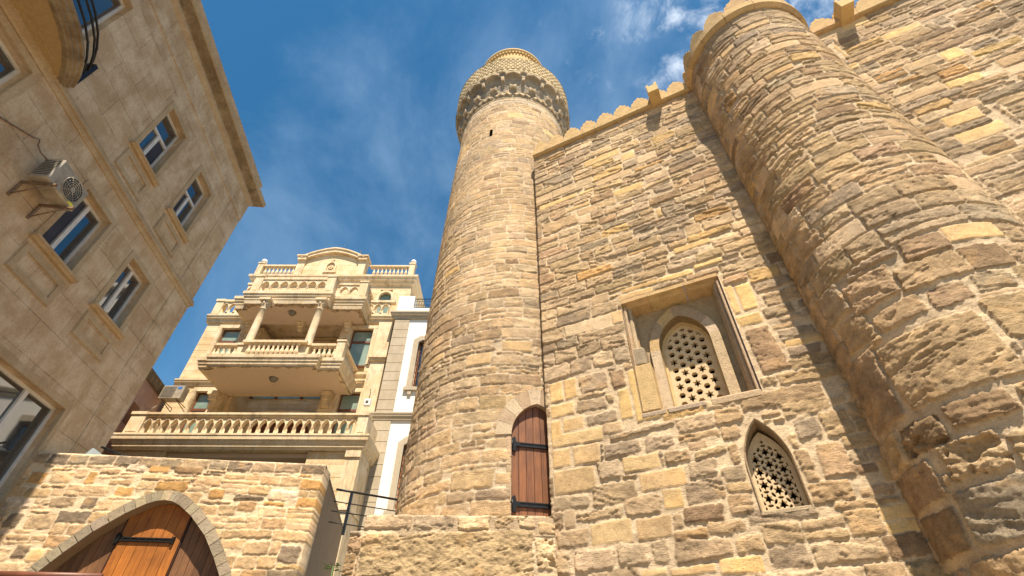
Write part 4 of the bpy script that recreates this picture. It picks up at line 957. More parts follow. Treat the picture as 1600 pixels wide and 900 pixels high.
# bowed balcony
zb = ZK(7.56)
bow = [(-3.30, 0.0), (-3.44, .14), (-3.60, .26), (-3.80, .37), (-4.05, .46), (-4.35, .52), (-4.70, .545), (-5.05, .52), (-5.35, .46), (-5.6, .37), (-5.80, .26), (-5.96, .14), (-6.1, 0)]
bw = [(u * KG, -n * KG) for u, n in bow]
ba = MB(); ba.slab(bw, zb - .02, zb + .22); bo = ba.build('balcony', M_LSOF, left)
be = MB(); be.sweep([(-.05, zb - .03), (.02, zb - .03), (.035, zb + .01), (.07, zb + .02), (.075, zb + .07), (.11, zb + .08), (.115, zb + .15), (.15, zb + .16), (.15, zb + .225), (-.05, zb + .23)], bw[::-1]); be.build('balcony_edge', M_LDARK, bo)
ry = MB()
def bowz(z, off): 
    r = []
    for u, y in bw: s_ = 1 + off; r.append(((u + 4.7 * KG) * s_ - 4.7 * KG, y * (1 + off * 1.5), z))
    return r
for z, off in ((zb + .30, .015), (zb + .48, .05), (zb + .66, .06), (zb + .84, .03)):
    q = bowz(z, off); q[0] = (q[0][0], -.02, z); q[-1] = (q[-1][0], -.02, z); MB().tube(q, .02, 8).build('rail', M_IRON, bo)
MB().box(bw[0][0] - .02, bw[0][0] + .06, -.16, -.005, zb + .24, zb + .90).build('end_post', M_IRON, bo)
# outdoor unit of the air conditioner
ac = thing('air_conditioner', 'dusty air conditioner with round fan on rusty brackets on the shaded corner building', 'air conditioner',
           (LORG[0] + math.cos(LROT) * -3.54, LORG[1] + math.sin(LROT) * -3.54, 8.18), LROT)
bx = MB(); bx.box(-.38, .38, -.46, -.14, .05, .58, bev=.025); bx.build('casing', M_ACW, ac)
ring = lambda r, y, z0, n=28, x0=0: [(x0 + r * math.cos(2 * math.pi * i / n), y, z0 + r * math.sin(2 * math.pi * i / n)) for i in range(n)]
fd = MB(); fd.add([(0.08, -.4605, .315)] + ring(.215, -.4605, .315, 28, .08), [(0, i + 1, (i + 1) % 28 + 1) for i in range(28)]); fd.build('fan_recess', M_ACD, ac)
fg = MB()
for r in (.05, .09, .13, .17, .21, .222): fg.tube(ring(r, -.468, .315, 28, .08), .005, 5, close=True)
for k in range(8): a = math.pi * k / 4; fg.tube([(.08 + .04 * math.cos(a), -.468, .315 + .04 * math.sin(a)), (.08 + .22 * math.cos(a), -.468, .315 + .22 * math.sin(a))], .004, 5)
fg.lathe([(0.0, 0), (.045, 0)], n=4) if False else None
fg.build('fan_grille', M_ACW, ac)
MB().add([(0.08, -.474, .315)] + ring(.045, -.474, .315, 16, .08), [(0, i + 1, (i + 1) % 16 + 1) for i in range(16)]).build('fan_hub', M_ACW, ac)
lv = MB()
for k in range(9): lv.box(-.3825, -.3805, -.43, -.17, .12 + k * .045, .145 + k * .045)
lv.build('side_louvres', M_ACD, ac)
MB().add([(.16, -.462, .08), (.30, -.462, .08), (.30, -.462, .14), (.16, -.462, .14)], [(0, 1, 2, 3)]).build('energy_label', M_YEL, ac)
for x in (-.25, .25):
    bk = MB(); bk.box(x - .02, x + .02, -.56, 0, 0.0, .045); bk.box(x - .02, x + .02, -.035, 0, -.32, .0); bk.tube([(x, -.03, -.28), (x, -.47, .0)], .014, 6); bk.build('bracket', M_RUST, ac)
hs = MB(); hs.tube([(-.38, -.2, .5), (-.50, -.12, .55), (-.56, -.05, .66), (-.60, -.03, .78), (-.68, -.03, .70), (-1.2, -.02, .42), (-2.2, -.02, .30), (-4.0, -.02, .25)], .012, 6); hs.build('hose', M_RUST, ac)

# ------------------------------------------------------------------ faded pink house squeezed behind it
pk = thing('pink_house', 'small faded pink plastered house with mossy eaves, just behind the shaded corner building', 'house', (-13.34, 15.07, 0), math.radians(100.6))
MB().box(-4.5, 2.5, .12, 3.5, 0, 10.7).build('wall', M_PINK, pk)
MB().box(-4.7, 1.85, -.0, 3.6, 10.62, 11.0).build('eaves', M_EAVE, pk)
MB().box(.35, .85, .10, .16, 9.0, 9.75).build('window', M_BROWNF, pk)

# ------------------------------------------------------------------ the honey coloured house with balconies
HX, HY = 9.3, 15.0
house = thing('balcony_house', 'ornate honey limestone house with stacked balconies and columns under an arched gable', 'house', (-9.3, 15.0, 0))
X = lambda x: x + HX
Y = lambda y: y - HY
def rust(mb, x0, x1, y0, y1, z0, z1, band=.335, gap=.016, openings=(), gd_=.02):
    """coursed wall: backing plus separate flat bands leaving shadow joints; openings = (xa, xb, za, zb)"""
    z = z0
    while z < z1 - .02:
        zt = min(z + band, z1); xs = [x0, x1]
        for (a, b, c, d) in openings:
            if c < zt - .005 and d > z + .005: xs += [a, b]
        xs = sorted(xs); k = 0
        cuts = [(a, b) for (a, b, c, d) in openings if c < zt - .005 and d > z + .005]
        seg = [(x0, x1)]
        for a, b in cuts:
            ns = []
            for p, q in seg:
                if b <= p or a >= q: ns.append((p, q)); continue
                if a > p: ns.append((p, a))
                if b < q: ns.append((b, q))
            seg = ns
        for p, q in seg:
            mb.box(p, q, y0, y1, z, zt - gap); mb.box(p + .01, q - .01, y0 + gd_, y1, zt - gap, zt)
        z = zt
    return mb
# wall openings of the main block (front plane y = 17)
WY = Y(17)
ops = [(X(-12.62), X(-11.92), 8.9, 11.05), (X(-6.85), X(-6.05), 8.9, 11.05), (X(-12.86), X(-12.02), 12.35, 14.2), (X(-7.07), X(-6.15), 12.35, 14.2), (X(-11.5), X(-7.55), 8.0, 10.95), (X(-11.5), X(-7.55), 11.4, 14.4)]
mw = MB(); rust(mw, X(-13.65), X(-5.95), WY, WY + .3, 8.0, 14.86, openings=ops); wl = mw.build('wall', M_HOUSE, house)
MB().box(X(-13.63), X(-5.3), WY + 1.5, WY + 8, 0, 14.8).box(X(-13.64), X(-11.5), WY + .31, WY + 1.5, 0, 14.8).box(X(-7.55), X(-5.32), WY + .31, WY + 1.5, 0, 14.8).build('building_core', M_HOUSE, house)
pr_ = MB(); pr_.box(X(-5.95), X(-5.32), WY - .10, WY + .3, 12.75, 14.86); pr_.box(X(-6.0), X(-5.30), WY - .16, WY + .3, 12.50, 12.6); pr_.box(X(-6.04), X(-5.28), WY - .22, WY + .3, 12.6, 12.75); pr_.box(X(-5.93), X(-5.33), WY - .08, WY + .3, 8.0, 12.5)
pr_.build('end_pilaster', M_HTRIM, house)
def sweepx(mb, prof, x0, x1, y): return mb.sweep([(d, z) for d, z in prof], [(x0, y), (x1, y)])
mould = lambda z, h, p: [(-.1, z), (p * .35, z), (p * .45, z + h * .22), (p * .45, z + h * .34), (p * .8, z + h * .5), (p * .8, z + h * .62), (p, z + h * .78), (p, z + h), (-.1, z + h)]
for z, h_, p_, a, b in ((11.30, .26, .16, -13.68, -11.6), (11.30, .26, .16, -7.5, -6.0), (11.75, .12, .08, -7.5, -6.0), (14.50, .36, .22, -13.75, -11.6), (14.50, .36, .22, -7.1, -5.25)):
    sc = MB(); sweepx(sc, mould(z, h_, p_), X(a), X(b), WY); sc.build('string_course', M_HTRIM, house)
# windows of the side bays
for i, (a, b, c, d) in enumerate(ops[:4]):
    f = MB(); t = .06; yy = WY + .12
    f.box(a, b, yy, yy + .07, d - t, d); f.box(a, b, yy, yy + .07, c, c + t); f.box(a, a + t, yy, yy + .07, c + t, d - t); f.box(b - t, b, yy, yy + .07, c + t, d - t)
    zt = c + (d - c) * .66; f.box(a + t, b - t, yy - .01, yy + .05, zt - .05, zt + .05)
    wn = f.build('window', M_BROWNF, house)
    MB().box(a + t, b - t, yy + .03, yy + .04, c + t, d - t).build('pane', M_GREENC, wn)
    s_ = MB(); s_.box(a - .17, a - .01, WY - .05, WY + .1, c, d); s_.box(b + .01, b + .17, WY - .05, WY + .1, c, d); s_.box(a - .17, b + .17, WY - .06, WY + .1, d + .0, d + .17); s_.box(a - .10, a - .05, WY - .075, WY, c, d); s_.box(b + .05, b + .10, WY - .075, WY, c, d)
    s_.build('window_surround', M_HTRIM, wn)
# recess back wall, reveals, broad doors
rb = MB(); rust(rb, X(-11.5), X(-7.55), WY + 1.35, WY + 1.5, 8.0, 14.5); rust(rb, X(-11.49), X(-11.3), WY + .31, WY + 1.35, 8.0, 14.5); rust(rb, X(-7.75), X(-7.56), WY + .31, WY + 1.35, 8.0, 14.5); rb.build('recess_wall', M_HOUSE, house)
# flattened arch door (terrace level)
def flat_arch(xc, w, z0, zs, za, n=18): return [(xc - w, z0)] + [(xc - w * math.cos(math.pi * i / n) if False else xc - w * math.copysign(abs(math.cos(math.pi * i / n)) ** .62, math.cos(math.pi * i / n)), zs + (za - zs) * math.sin(math.pi * i / n) ** .62) for i in range(n + 1)] + [(xc + w, z0)]
xc = X(-9.45)
for w, za, y0, y1, mt, nm in ((1.72, 10.62, 1.02, 1.35, M_HTRIM, 'arch_outer'), ):
    o1, i1 = flat_arch(xc, 1.78, 8.1, 9.85, 10.72), flat_arch(xc, 1.52, 8.1, 9.8, 10.52); i2, i3 = flat_arch(xc, 1.40, 8.1, 9.75, 10.42), flat_arch(xc, 1.28, 8.1, 9.7, 10.32)
    am = MB(); band_mesh(am, i1, o1, WY + .95, WY + 1.34); band_mesh(am, i2, i1, WY + 1.05, WY + 1.34); band_mesh(am, i3, i2, WY + 1.12, WY + 1.34); am.build('door_arch', M_HTRIM, house)
di_ = flat_arch(xc, 1.29, 8.1, 9.7, 10.33)
dr_ = MB().prism(di_, WY + 1.24, WY + 1.335).build('door', M_BROWNF, house)
for k in range(4):
    x0 = xc - 1.1 + k * .56; MB().box(x0, x0 + .46, WY + 1.225, WY + 1.238, 8.4, 9.9).build('pane', M_GREENC, dr_)
# middle level: wide sliding window
sd = MB(); sd.box(X(-11.2), X(-7.8), WY + 1.22, WY + 1.34, 14.0, 14.2); 
for x in (-11.2, -10.15, -9.05, -7.92): sd.box(X(x), X(x) + .12, WY + 1.22, WY + 1.34, 11.45, 14.0)
sdo = sd.build('glazed_door', M_BROWNF, house)
for k, x in enumerate((-11.08, -10.03, -8.93)): MB().box(X(x), X(x) + .96, WY + 1.27, WY + 1.29, 11.45, 14.0).build('pane', M_GGREEN, sdo)
# consoles under the slabs
def console(x, z, s=1.0):
    c = MB(); c.prism([(0, 0), (.36 * s, 0), (.36 * s, .42 * s), (0, .42 * s)], 0, .3) if False else None
    c.box(x - .2 * s, x + .2 * s, WY - .36 * s, WY + .01, z - .16 * s, z - .01); c.box(x - .16 * s, x + .16 * s, WY - .26 * s, WY + .01, z - .34 * s, z - .16 * s)
    c.lathe([(0, x - .15 * s), (.13 * s, x - .15 * s), (.13 * s, x + .15 * s), (0, x + .15 * s)], n=12) if False else None
    c.box(x - .13 * s, x + .13 * s, WY - .14 * s, WY + .01, z - .55 * s, z - .34 * s)
    return c.build('console', M_HTRIM, house)
for x in (-11.75, -7.3): console(X(x), 10.93)
for x in (-11.75, -7.3, -9.4): console(X(x), 14.48, .8)
# balcony slabs
def slabm(name, pts, z0, z1, p0, prof):
    s_ = MB().slab(pts, z0 + .012, z1).build(name, M_SOFFIT, house)
    MB().sweep(prof, pts).build('slab_moulding', M_HTRIM, s_); return s_
mid = [(X(-11.60), WY), (X(-11.60), Y(15.12)), (X(-11.15), Y(15.12)), (X(-11.15), Y(14.90)), (X(-7.22), Y(14.90)), (X(-7.22), Y(15.12)), (X(-6.42), Y(15.12)), (X(-6.42), WY)]
pm = [(-.12, 10.93), (.0, 10.93), (.02, 10.98), (.05, 11.0), (.06, 11.10), (.09, 11.12), (.10, 11.22), (.14, 11.25), (.15, 11.38), (-.12, 11.39)]
sm = slabm('middle_balcony', mid, 10.93, 11.38, .15, pm)
upb = [(X(-11.95), WY), (X(-11.95), Y(15.85)), (X(-11.42), Y(15.85)), (X(-11.42), Y(15.5)), (X(-7.85), Y(15.5)), (X(-7.85), Y(15.85)), (X(-6.5), Y(15.85)), (X(-6.5), WY)]
pu = [(-.12, 14.42), (.0, 14.42), (.03, 14.60), (.05, 14.62), (.06, 14.74), (.10, 14.76), (.11, 14.86), (.15, 14.88), (.15, 15.02), (-.12, 15.03)]
su = slabm('upper_balcony', upb, 14.42, 15.0, .15, pu)
# crumbling render below the two slabs
rk = random.Random(4)
for sl_, pts, z in ((sm, mid, 10.93), (su, upb, 14.42)):
    fk = MB()
    for i in range(1, len(pts) - 1):
        (ax, ay), (bx_, by) = pts[i], pts[i + 1]; n = max(2, int(math.hypot(bx_ - ax, by - ay) / .12)); dn = Vector((by - ay, -(bx_ - ax))).normalized()
        if i == len(pts) - 2 and False: continue
        pr0 = None; outp, inp = [], []
        for k in range(n + 1):
            x, y = ax + (bx_ - ax) * k / n, ay + (by - ay) * k / n; dd_ = (.10 + .20 * rk.random() ** 2) if sl_ is su else (.03 + .16 * rk.random() ** 3)
            outp.append((x + dn.x * .004, y + dn.y * .004)); inp.append((x - dn.x * dd_, y - dn.y * dd_))
        for k in range(n):
            q = [outp[k], outp[k + 1], inp[k + 1], inp[k]]; fk.slab(q, z - rk.uniform(.004, .022), z + .014)
    fk.build('crumbled_render', M_FLAKE, sl_)
for sl_, x, y, z in ((sm, -9.05, 15.75, 10.93), (su, -9.55, 16.1, 14.42)):
    MB().lathe([(0, z - .13), (.10, z - .12), (.15, z - .06), (.17, z + .0), (.17, z + .02)], X(x), Y(y), 20).build('ceiling_lamp', M_LAMP, sl_)
# balusters
def baluster_mb(h, r=.06):
    return MB().lathe([(r * .95, 0), (r * .95, h * .07), (r * .6, h * .09), (r * .75, h * .14), (r * 1.1, h * .28), (r * 1.0, h * .40), (r * .6, h * .56), (r * .5, h * .68), (r * .75, h * .76), (r * .5, h * .80), (r * .85, h * .92), (r * .95, h * .94), (r * .95, h)], n=10)
bal = baluster_mb(.56, .085).build('baluster', M_HTRIM, house, (X(-11.0), Y(15.13), 11.47))
def fill(x0, y0, x1, y1, n, z=11.47, src=bal, rz=None, scale=None):
    for k in range(n):
        t = (k + .5) / n; c = copy_part(src, (x0 + (x1 - x0) * t, y0 + (y1 - y0) * t, z), rz)
        if scale: c.scale = (scale,) * 3
bal.location = (X(-11.45), Y(15.25), 11.47)
fill(X(-11.40), Y(15.25), X(-10.55), Y(15.25), 4); fill(X(-10.1), Y(15.03), X(-8.1), Y(15.03), 11); fill(X(-7.7), Y(15.25), X(-6.72), Y(15.25), 5); fill(X(-6.53), Y(15.4), X(-6.53), Y(16.9), 7)
rr = MB()
rr.box(X(-11.55), X(-10.3), Y(15.15), Y(15.35), 11.38, 11.47); rr.box(X(-11.58), X(-10.3), Y(15.13), Y(15.37), 12.03, 12.13)
rr.box(X(-10.3), X(-7.85), Y(14.93), Y(15.13), 11.381, 11.471); rr.box(X(-10.3), X(-7.85), Y(14.91), Y(15.15), 12.031, 12.131)
rr.box(X(-7.85), X(-6.47), Y(15.15), Y(15.35), 11.38, 11.47); rr.box(X(-7.85), X(-6.44), Y(15.13), Y(15.37), 12.03, 12.13)
rr.box(X(-6.63), X(-6.44), Y(15.37), WY, 11.38, 11.47); rr.box(X(-6.65), X(-6.42), Y(15.37), WY, 12.03, 12.13)
rr.build('balustrade_rail', M_HTRIM, sm)
pp_ = MB(); MB().box(X(-11.62), X(-11.45), Y(15.10), Y(15.42), 11.38, 12.2).build('pier', M_HTRIM, sm); pp_.box(X(-6.75), X(-6.43), Y(15.10), Y(15.42), 11.38, 12.20, bev=.015); pp_.box(X(-6.78), X(-6.40), Y(15.07), Y(15.45), 12.201, 12.27); pp_.build('pier', M_HTRIM, sm)
# columns
def column(xx, yy):
    c = MB(); c.box(xx - .2, xx + .2, yy - .2, yy + .2, 11.385, 12.0); c.box(xx - .24, xx + .24, yy - .24, yy + .24, 12.001, 12.10)
    co_ = c.build('pedestal', M_HTRIM, house)
    s_ = MB(); s_.lathe([(.19, 12.10), (.20, 12.14), (.17, 12.19), (.155, 12.22), (.150, 12.6), (.14, 13.4), (.128, 13.88), (.15, 13.90), (.15, 13.94), (.128, 13.96)], xx, yy, 20)
    so = s_.build('column', M_HTRIM, house)
    k = MB(); k.lathe([(.128, 13.955), (.14, 14.0), (.135, 14.08), (.17, 14.16), (.16, 14.20), (.20, 14.28), (.19, 14.31)], xx, yy, 16)
    for j in range(8):
        a = math.pi * 2 * j / 8; k.lathe([(0, 14.10), (.035, 14.12), (.045, 14.17), (.02, 14.22), (0, 14.23)], xx + .17 * math.sin(a), yy - .17 * math.cos(a), 8)
    k.box(xx - .23, xx + .23, yy - .23, yy + .23, 14.31, 14.42); k.build('capital', M_HTRIM, so)
column(X(-10.32), Y(15.75) - .45); column(X(-7.98), Y(15.75) - .45)
# ogee arcade panels
def arcade(name, x0, x1, y, z0, z1, n, parent, rotz=0, org=(0, 0)):
    """pierced parapet: row of pointed arches on little shafts"""
    W = (x1 - x0) / n; hs = []; h = z1 - z0; bt, tp = z0 + h * .13, z0 + h * .84
    for k in range(n):
        xc_ = x0 + (k + .5) * W; w = W * .34; zs = bt + (tp - bt) * .42
        hs.append([(xc_ - w, bt), (xc_ + w, bt), (xc_ + w, zs), (xc_ + w * 1.22, zs + .02), (xc_ + w * 1.10, zs + (tp - zs) * .42), (xc_ + w * .62, zs + (tp - zs) * .78), (xc_, tp), (xc_ - w * .62, zs + (tp - zs) * .78), (xc_ - w * 1.10, zs + (tp - zs) * .42), (xc_ - w * 1.22, zs + .02), (xc_ - w, zs)])
    p = plate(name, [(x0, z0), (x1, z0), (x1, z1), (x0, z1)], hs, y, y + .12, M_HTRIM, parent)
    hd = MB()
    for k in range(n):
        xc_ = x0 + (k + .5) * W; w = W * .34; zs = bt + (tp - bt) * .42
        a = [(xc_ - W * .48, zs + .0), (xc_ - w * 1.22, zs + (tp - zs) * .45), (xc_ - w * .7, zs + (tp - zs) * .86), (xc_, tp + .03), (xc_ + w * .7, zs + (tp - zs) * .86), (xc_ + w * 1.22, zs + (tp - zs) * .45), (xc_ + W * .48, zs)]
        b_ = [(q[0], q[1] + .035) for q in a]; band_mesh(hd, a, b_, y - .025, y + .01)
    hd.box(x0, x1, y - .012, y + .01, z0, z0 + h * .07); hd.build('hood_mould', M_HTRIM, p)
    cpr = MB(); cpr.lathe([(.045, 0), (.045, .03), (.032, .05), (.038, (tp - bt) * .2), (.03, (tp - bt) * .34), (.05, (tp - bt) * .40), (.05, (tp - bt) * .43)], n=8)
    c0 = cpr.build('colonnette', M_HTRIM, p, (x0 + W, y - .005, bt))
    for k in range(2, n): copy_part(c0, (x0 + W * k, y - .005, bt))
    return p
# terrace: cornice, floor, arcade, piers
TF = 8.32
tl, trr = X(-12.95), X(-4.85)
tp_ = [(tl, WY), (tl, 0.0), (trr, 0.0), (trr, WY)]
tm = MB(); tm.sweep([(-.2, 7.84), (.0, 7.84), (.02, 7.90), (.06, 7.92), (.07, 8.0), (.10, 8.02), (.11, 8.10), (.16, 8.13), (.17, 8.24), (.19, 8.26), (.19, 8.32), (-.2, 8.33)], tp_); tmo = tm.build('terrace_cornice', M_HTRIM, house)
MB().slab([(tl + .02, .02), (trr - .02, .02), (trr - .02, WY + .0), (tl + .02, WY)], 7.86, 8.31).build('terrace_floor', M_HTRIM, house)
ap = arcade('terrace_arcade', X(-12.45), X(-5.22), .06, 8.325, 9.0, 24, house)
tr_ = MB(); tr_.box(X(-12.46), X(-5.2), -.0, .26, 9.0, 9.06); tr_.box(X(-12.5), X(-5.18), -.04, .30, 9.061, 9.13); tr_.box(X(-12.46), X(-5.2), -.03, .24, 8.321, 8.38)
for (a, b) in ((X(-12.95), X(-12.45)), (X(-5.22), X(-4.87))):
    tr_.box(a, b, -.02, .36, 8.325, 9.05); tr_.box(a - .03, b + .03, -.06, .40, 9.051, 9.15); tr_.box(a + .07, b - .07, -.035, .0, 8.45, 8.92)
for xx in (X(-12.9), X(-5.1)): tr_.box(xx, xx + .2, .4, WY - .02, 8.33, 9.12)
tr_.build('terrace_rail', M_HTRIM, house)
# upper balcony arcade
arcade('balcony_arcade', X(-11.1), X(-8.2), Y(15.58), 15.03, 15.86, 7, su)
arcade('balcony_arcade', X(-7.72), X(-6.85), Y(15.93), 15.03, 15.86, 2, su)
arcade('balcony_arcade', X(-11.9), X(-11.45), Y(15.93), 15.03, 15.86, 1, su)
ub = MB()
for a, b, y in ((-11.45, -11.08, 15.52), (-8.22, -7.84, 15.52), (-6.86, -6.5, 15.87)):
    ub.box(X(a), X(b), Y(y), Y(y) + .36, 15.03, 16.0); ub.box(X(a) - .03, X(b) + .03, Y(y) - .03, Y(y) + .39, 16.001, 16.08); ub.box(X(a) + .08, X(b) - .08, Y(y) - .012, Y(y) + .02, 15.2, 15.85)
ub.box(X(-11.08), X(-8.22), Y(15.54), Y(15.74), 15.86, 15.99); ub.box(X(-7.84), X(-6.86), Y(15.89), Y(16.08), 15.86, 15.97); ub.box(X(-11.95), X(-11.45), Y(15.89), Y(16.08), 15.86, 15.97)
ub.box(X(-8.1), X(-7.9), Y(15.88), Y(16.9), 15.03, 15.98) if False else None
for z0, z1 in ((15.03, 15.2), (15.86, 15.97)): ub.box(X(-6.68), X(-6.50), Y(16.23), WY, z0, z1)
for k in range(4): ub.box(X(-6.66), X(-6.54), Y(16.3) + k * .2, Y(16.3) + k * .2 + .07, 15.2, 15.86)
ub.build('balcony_rail', M_HTRIM, su)
# small side terraces
arcade('side_arcade', X(-7.02), X(-5.62), WY - .18, 14.88, 15.58, 4, house); arcade('side_arcade', X(-13.3), X(-12.0), WY - .18, 14.88, 15.58, 4, house)
st = MB(); st.box(X(-7.06), X(-5.4), WY - .24, WY, 15.58, 15.70); st.box(X(-7.25), X(-6.98), WY - .22, WY + .1, 14.87, 15.579); st.build('side_terrace_rail', M_HTRIM, house); st = MB(); st.box(X(-13.3), X(-11.95), WY - .24, WY, 15.58, 15.70); st.box(X(-13.62), X(-13.28), WY - .22, WY + .1, 14.87, 15.6); st.box(X(-13.66), X(-13.25), WY - .26, WY + .14, 15.601, 15.72)
st.build('side_terrace_rail', M_HTRIM, house)
MB().box(X(-13.6), X(-5.35), WY - .15, WY + 2, 14.86, 14.885).build('side_terrace_floor', M_HTRIM, house)
# top storey
TY = Y(17.75)
ow = (X(-6.55), X(-5.95), 15.6, 17.05)
tw_ = MB(); rust(tw_, X(-13.0), X(-5.05), TY, TY + .3, 14.88, 17.6, openings=[ow]); tw_.box(X(-12.99), X(-5.06), TY + .32, TY + 6, 14.88, 17.6); tw_.build('top_storey_wall', M_HOUSE, house)
ar_ = parch((ow[0] + ow[1]) / 2, .30, 15.6, 16.7, 17.02, 8); ar2 = parch((ow[0] + ow[1]) / 2, .42, 15.6, 16.7, 17.16, 8)
aw_ = MB(); band_mesh(aw_, ar_, ar2, TY - .05, TY + .12); wo = aw_.build('window', M_HTRIM, house)
plate('spandrel', [(ow[0] - .01, 15.6), (ow[1] + .01, 15.6), (ow[1] + .01, 17.1), (ow[0] - .01, 17.1)], [parch((ow[0] + ow[1]) / 2, .285, 15.61, 16.7, 17.0, 8)[::-1]], TY + .04, TY + .10, M_HTRIM, wo)
MB().box(ow[0], ow[1], TY + .15, TY + .17, 15.6, 17.1).build('pane', M_GREENC, wo)
ct = [(-.2, 17.42), (.02, 17.42), (.04, 17.48), (.12, 17.54), (.14, 17.64), (.22, 17.70), (.24, 17.80), (.30, 17.86), (.31, 17.97), (-.2, 17.98)]
MB().sweep(ct, [(X(-13.0), TY + 5.5), (X(-13.0), TY), (X(-5.05), TY), (X(-5.05), TY + 5.5)]).build('roof_cornice', M_HTRIM, house)
MB().box(X(-13.2), X(-4.9), TY - .2, TY + 5.8, 17.9, 17.985).build('roof', M_HTRIM, house)
RY = Y(17.55)
rbal = baluster_mb(.56, .075)
rb0 = rbal.build('baluster', M_HTRIM, house, (X(-12.7), RY + .1, 18.07))
for k in range(8): copy_part(rb0, (X(-12.5) + k * .205, RY + .1, 18.07))
for k in range(9): copy_part(rb0, (X(-7.1) + k * .205, RY + .1, 18.07))
for a, b, a in ((-12.85, -10.95, -13.12), (-7.35, -5.28, -5.3)):
    rt_ = MB(); a0 = -12.85 if a < -9 else -7.35; rt_.box(X(a0), X(b), RY, RY + .2, 17.985, 18.07); rt_.box(X(a0), X(b), RY - .02, RY + .22, 18.63, 18.72)
    rt_.box(X(a), X(a) + .28, RY - .04, RY + .24, 17.986, 18.78); rt_.box(X(a) - .03, X(a) + .31, RY - .07, RY + .27, 18.781, 18.86)
    rt_.build('roof_balustrade', M_HTRIM, house)
for a in (-12.98, -5.16): MB().lathe([(0.03, 18.86), (.05, 18.9), (.12, 18.95), (.15, 19.04), (.12, 19.13), (0, 19.18)], X(a), RY + .1, 16).build('ball_finial', M_GLOBE, house)
# arched gable
gc = X(-9.35); gw = 1.56
def gable(w, zb_, zs_, za_, n=14):
    za_ -= .22
    r = [(gc - w, zb_), (gc - w, zs_)]
    for i in range(1, n):
        t = -1 + 2 * i / n; r.append((gc + w * t, zs_ + (za_ - zs_) * (math.cos(t * math.pi / 2) ** .85) * (1 + .10 * (1 - abs(t)) ** 3) / 1.10))
    return r + [(gc + w, zs_), (gc + w, zb_)]
MB().prism(gable(gw, 17.985, 18.95, 19.78), RY + .02, RY + .4).build('gable', M_HOUSE, house)
gi, go = gable(gw - .0, 18.8, 18.98, 19.78)[1:-1], gable(gw + .06, 18.8, 19.10, 19.98)[1:-1]
gm = MB(); band_mesh(gm, gi, go, RY - .16, RY + .42); g5 = gable(gw + .06, 18.8, 19.10, 19.98)[1:-1]; g6 = gable(gw + .08, 18.8, 19.17, 20.06)[1:-1]; band_mesh(gm, g5, g6, RY - .22, RY + .44)
for s_ in (-1, 1):
    x0 = gc + s_ * (gw + .02); gm.box(x0 - .22, x0 + .22, RY - .18, RY + .42, 18.98, 19.19); gm.box(x0 - .19, x0 + .19, RY - .06, RY + .4, 17.99, 18.98); gm.box(x0 - .28, x0 + .28, RY - .24, RY + .44, 19.191, 19.26)
gm.build('gable_cornice', M_HTRIM, house)
cr_ = MB(); band_mesh(cr_, parch(gc + .0, .20, 18.3, 18.62, 18.88, 6), parch(gc, .28, 18.26, 18.62, 18.98, 6), RY - .05, RY + .03); cr_.box(gc - .34, gc + .34, RY - .04, RY + .03, 18.20, 18.30)
for k in range(6): a = k * math.pi / 3; cr_.prism(ngon(gc + .09 * math.cos(a), 18.56 + .09 * math.sin(a), .045), RY - .03, RY + .03)
cr_.prism(ngon(gc, 18.56, .04), RY - .045, RY + .03); cr_.prism(star(gc, 19.06, .1, .05, 4), RY - .03, RY + .03); cr_.build('crest', M_HTRIM, house)
# ground floors
gf = MB(); rust(gf, X(-6.62), X(-5.32), .12, 1.0, 0.3, 7.84, band=.42); gf.build('lower_wall', M_HOUSE, house); gf = MB(); rust(gf, X(-12.9), X(-11.35), .12, 1.0, .3, 7.84, band=.42)
gf.build('lower_wall', M_HOUSE, house)
MB().box(X(-12.85), X(-4.9), .95, 9, 0, 7.85).build('lower_core', M_HOUSE, house)
gp = MB(); gp.box(X(-5.34), X(-4.88), .03, 1.2, 0, 7.82); gp.box(X(-5.36), X(-4.86), -.02, 1.2, 7.62, 7.83); gp.box(X(-5.26), X(-5.22), .0, .1, 6.2, 7.5); gp.box(X(-5.0), X(-4.96), .0, .1, 6.2, 7.5); gp.box(X(-5.38), X(-4.84), -.03, 1.2, 6.0, 6.12); gp.build('corner_pilaster', M_HTRIM, house)
MB().box(X(-11.3), X(-6.66), .3, .96, 7.70, 7.842).build('recess_soffit', M_SOFFIT, house)
MB().box(X(-11.0), X(-7.0), .93, .96, 3, 7.4).build('recess_glazing', M_GGREEN, house)

# alarm box on the house pier
al = thing('alarm_box', 'small square white box fixed to the house wall beside the grey quoins', 'box', (-4.99, 14.96, 9.35))
MB().box(-.11, .11, -.14, 0, 0, .26, bev=.02).build('casing', M_GLOBE, al)
MB().tube([(.0, -.03, .26), (.02, -.03, .5), (-.02, -.02, .7)], .012, 6).build('cable', M_DARK, al); MB().box(-.05, .05, -.146, -.139, .08, .18).build('lens', M_ACD, al)
# second air conditioner
a2 = thing('air_conditioner', 'white air conditioner box with a blue label on the sunlit balcony house above the terrace', 'air conditioner', (-12.98, 16.55, 10.32))
MB().box(-.45, .38, -.34, .0, 0, .56, bev=.02).build('casing', M_ACW, a2); MB().box(-.40, .08, -.347, -.339, .06, .50).build('grille', M_ACD, a2)
lv = MB()
for k in range(9): lv.box(-.40, .08, -.352, -.347, .08 + k * .047, .095 + k * .047)
lv.build('louvres', M_ACW, a2); MB().box(.14, .30, -.348, -.340, .40, .50).build('label', M_BLUE, a2)
for x in (-.3, .25): MB().tube([(x, -.3, -.015), (x, .43, -.015), (x, .43, -.16), (x, -.25, -.03)], .015, 6).build('bracket', M_RUST, a2)
MB().tube([(-.35, -.05, .0), (-.55, -.2, -.35), (-.95, -.3, -.55), (-1.2, -.3, -.6)], .015, 6).build('hose', M_ACW, a2)
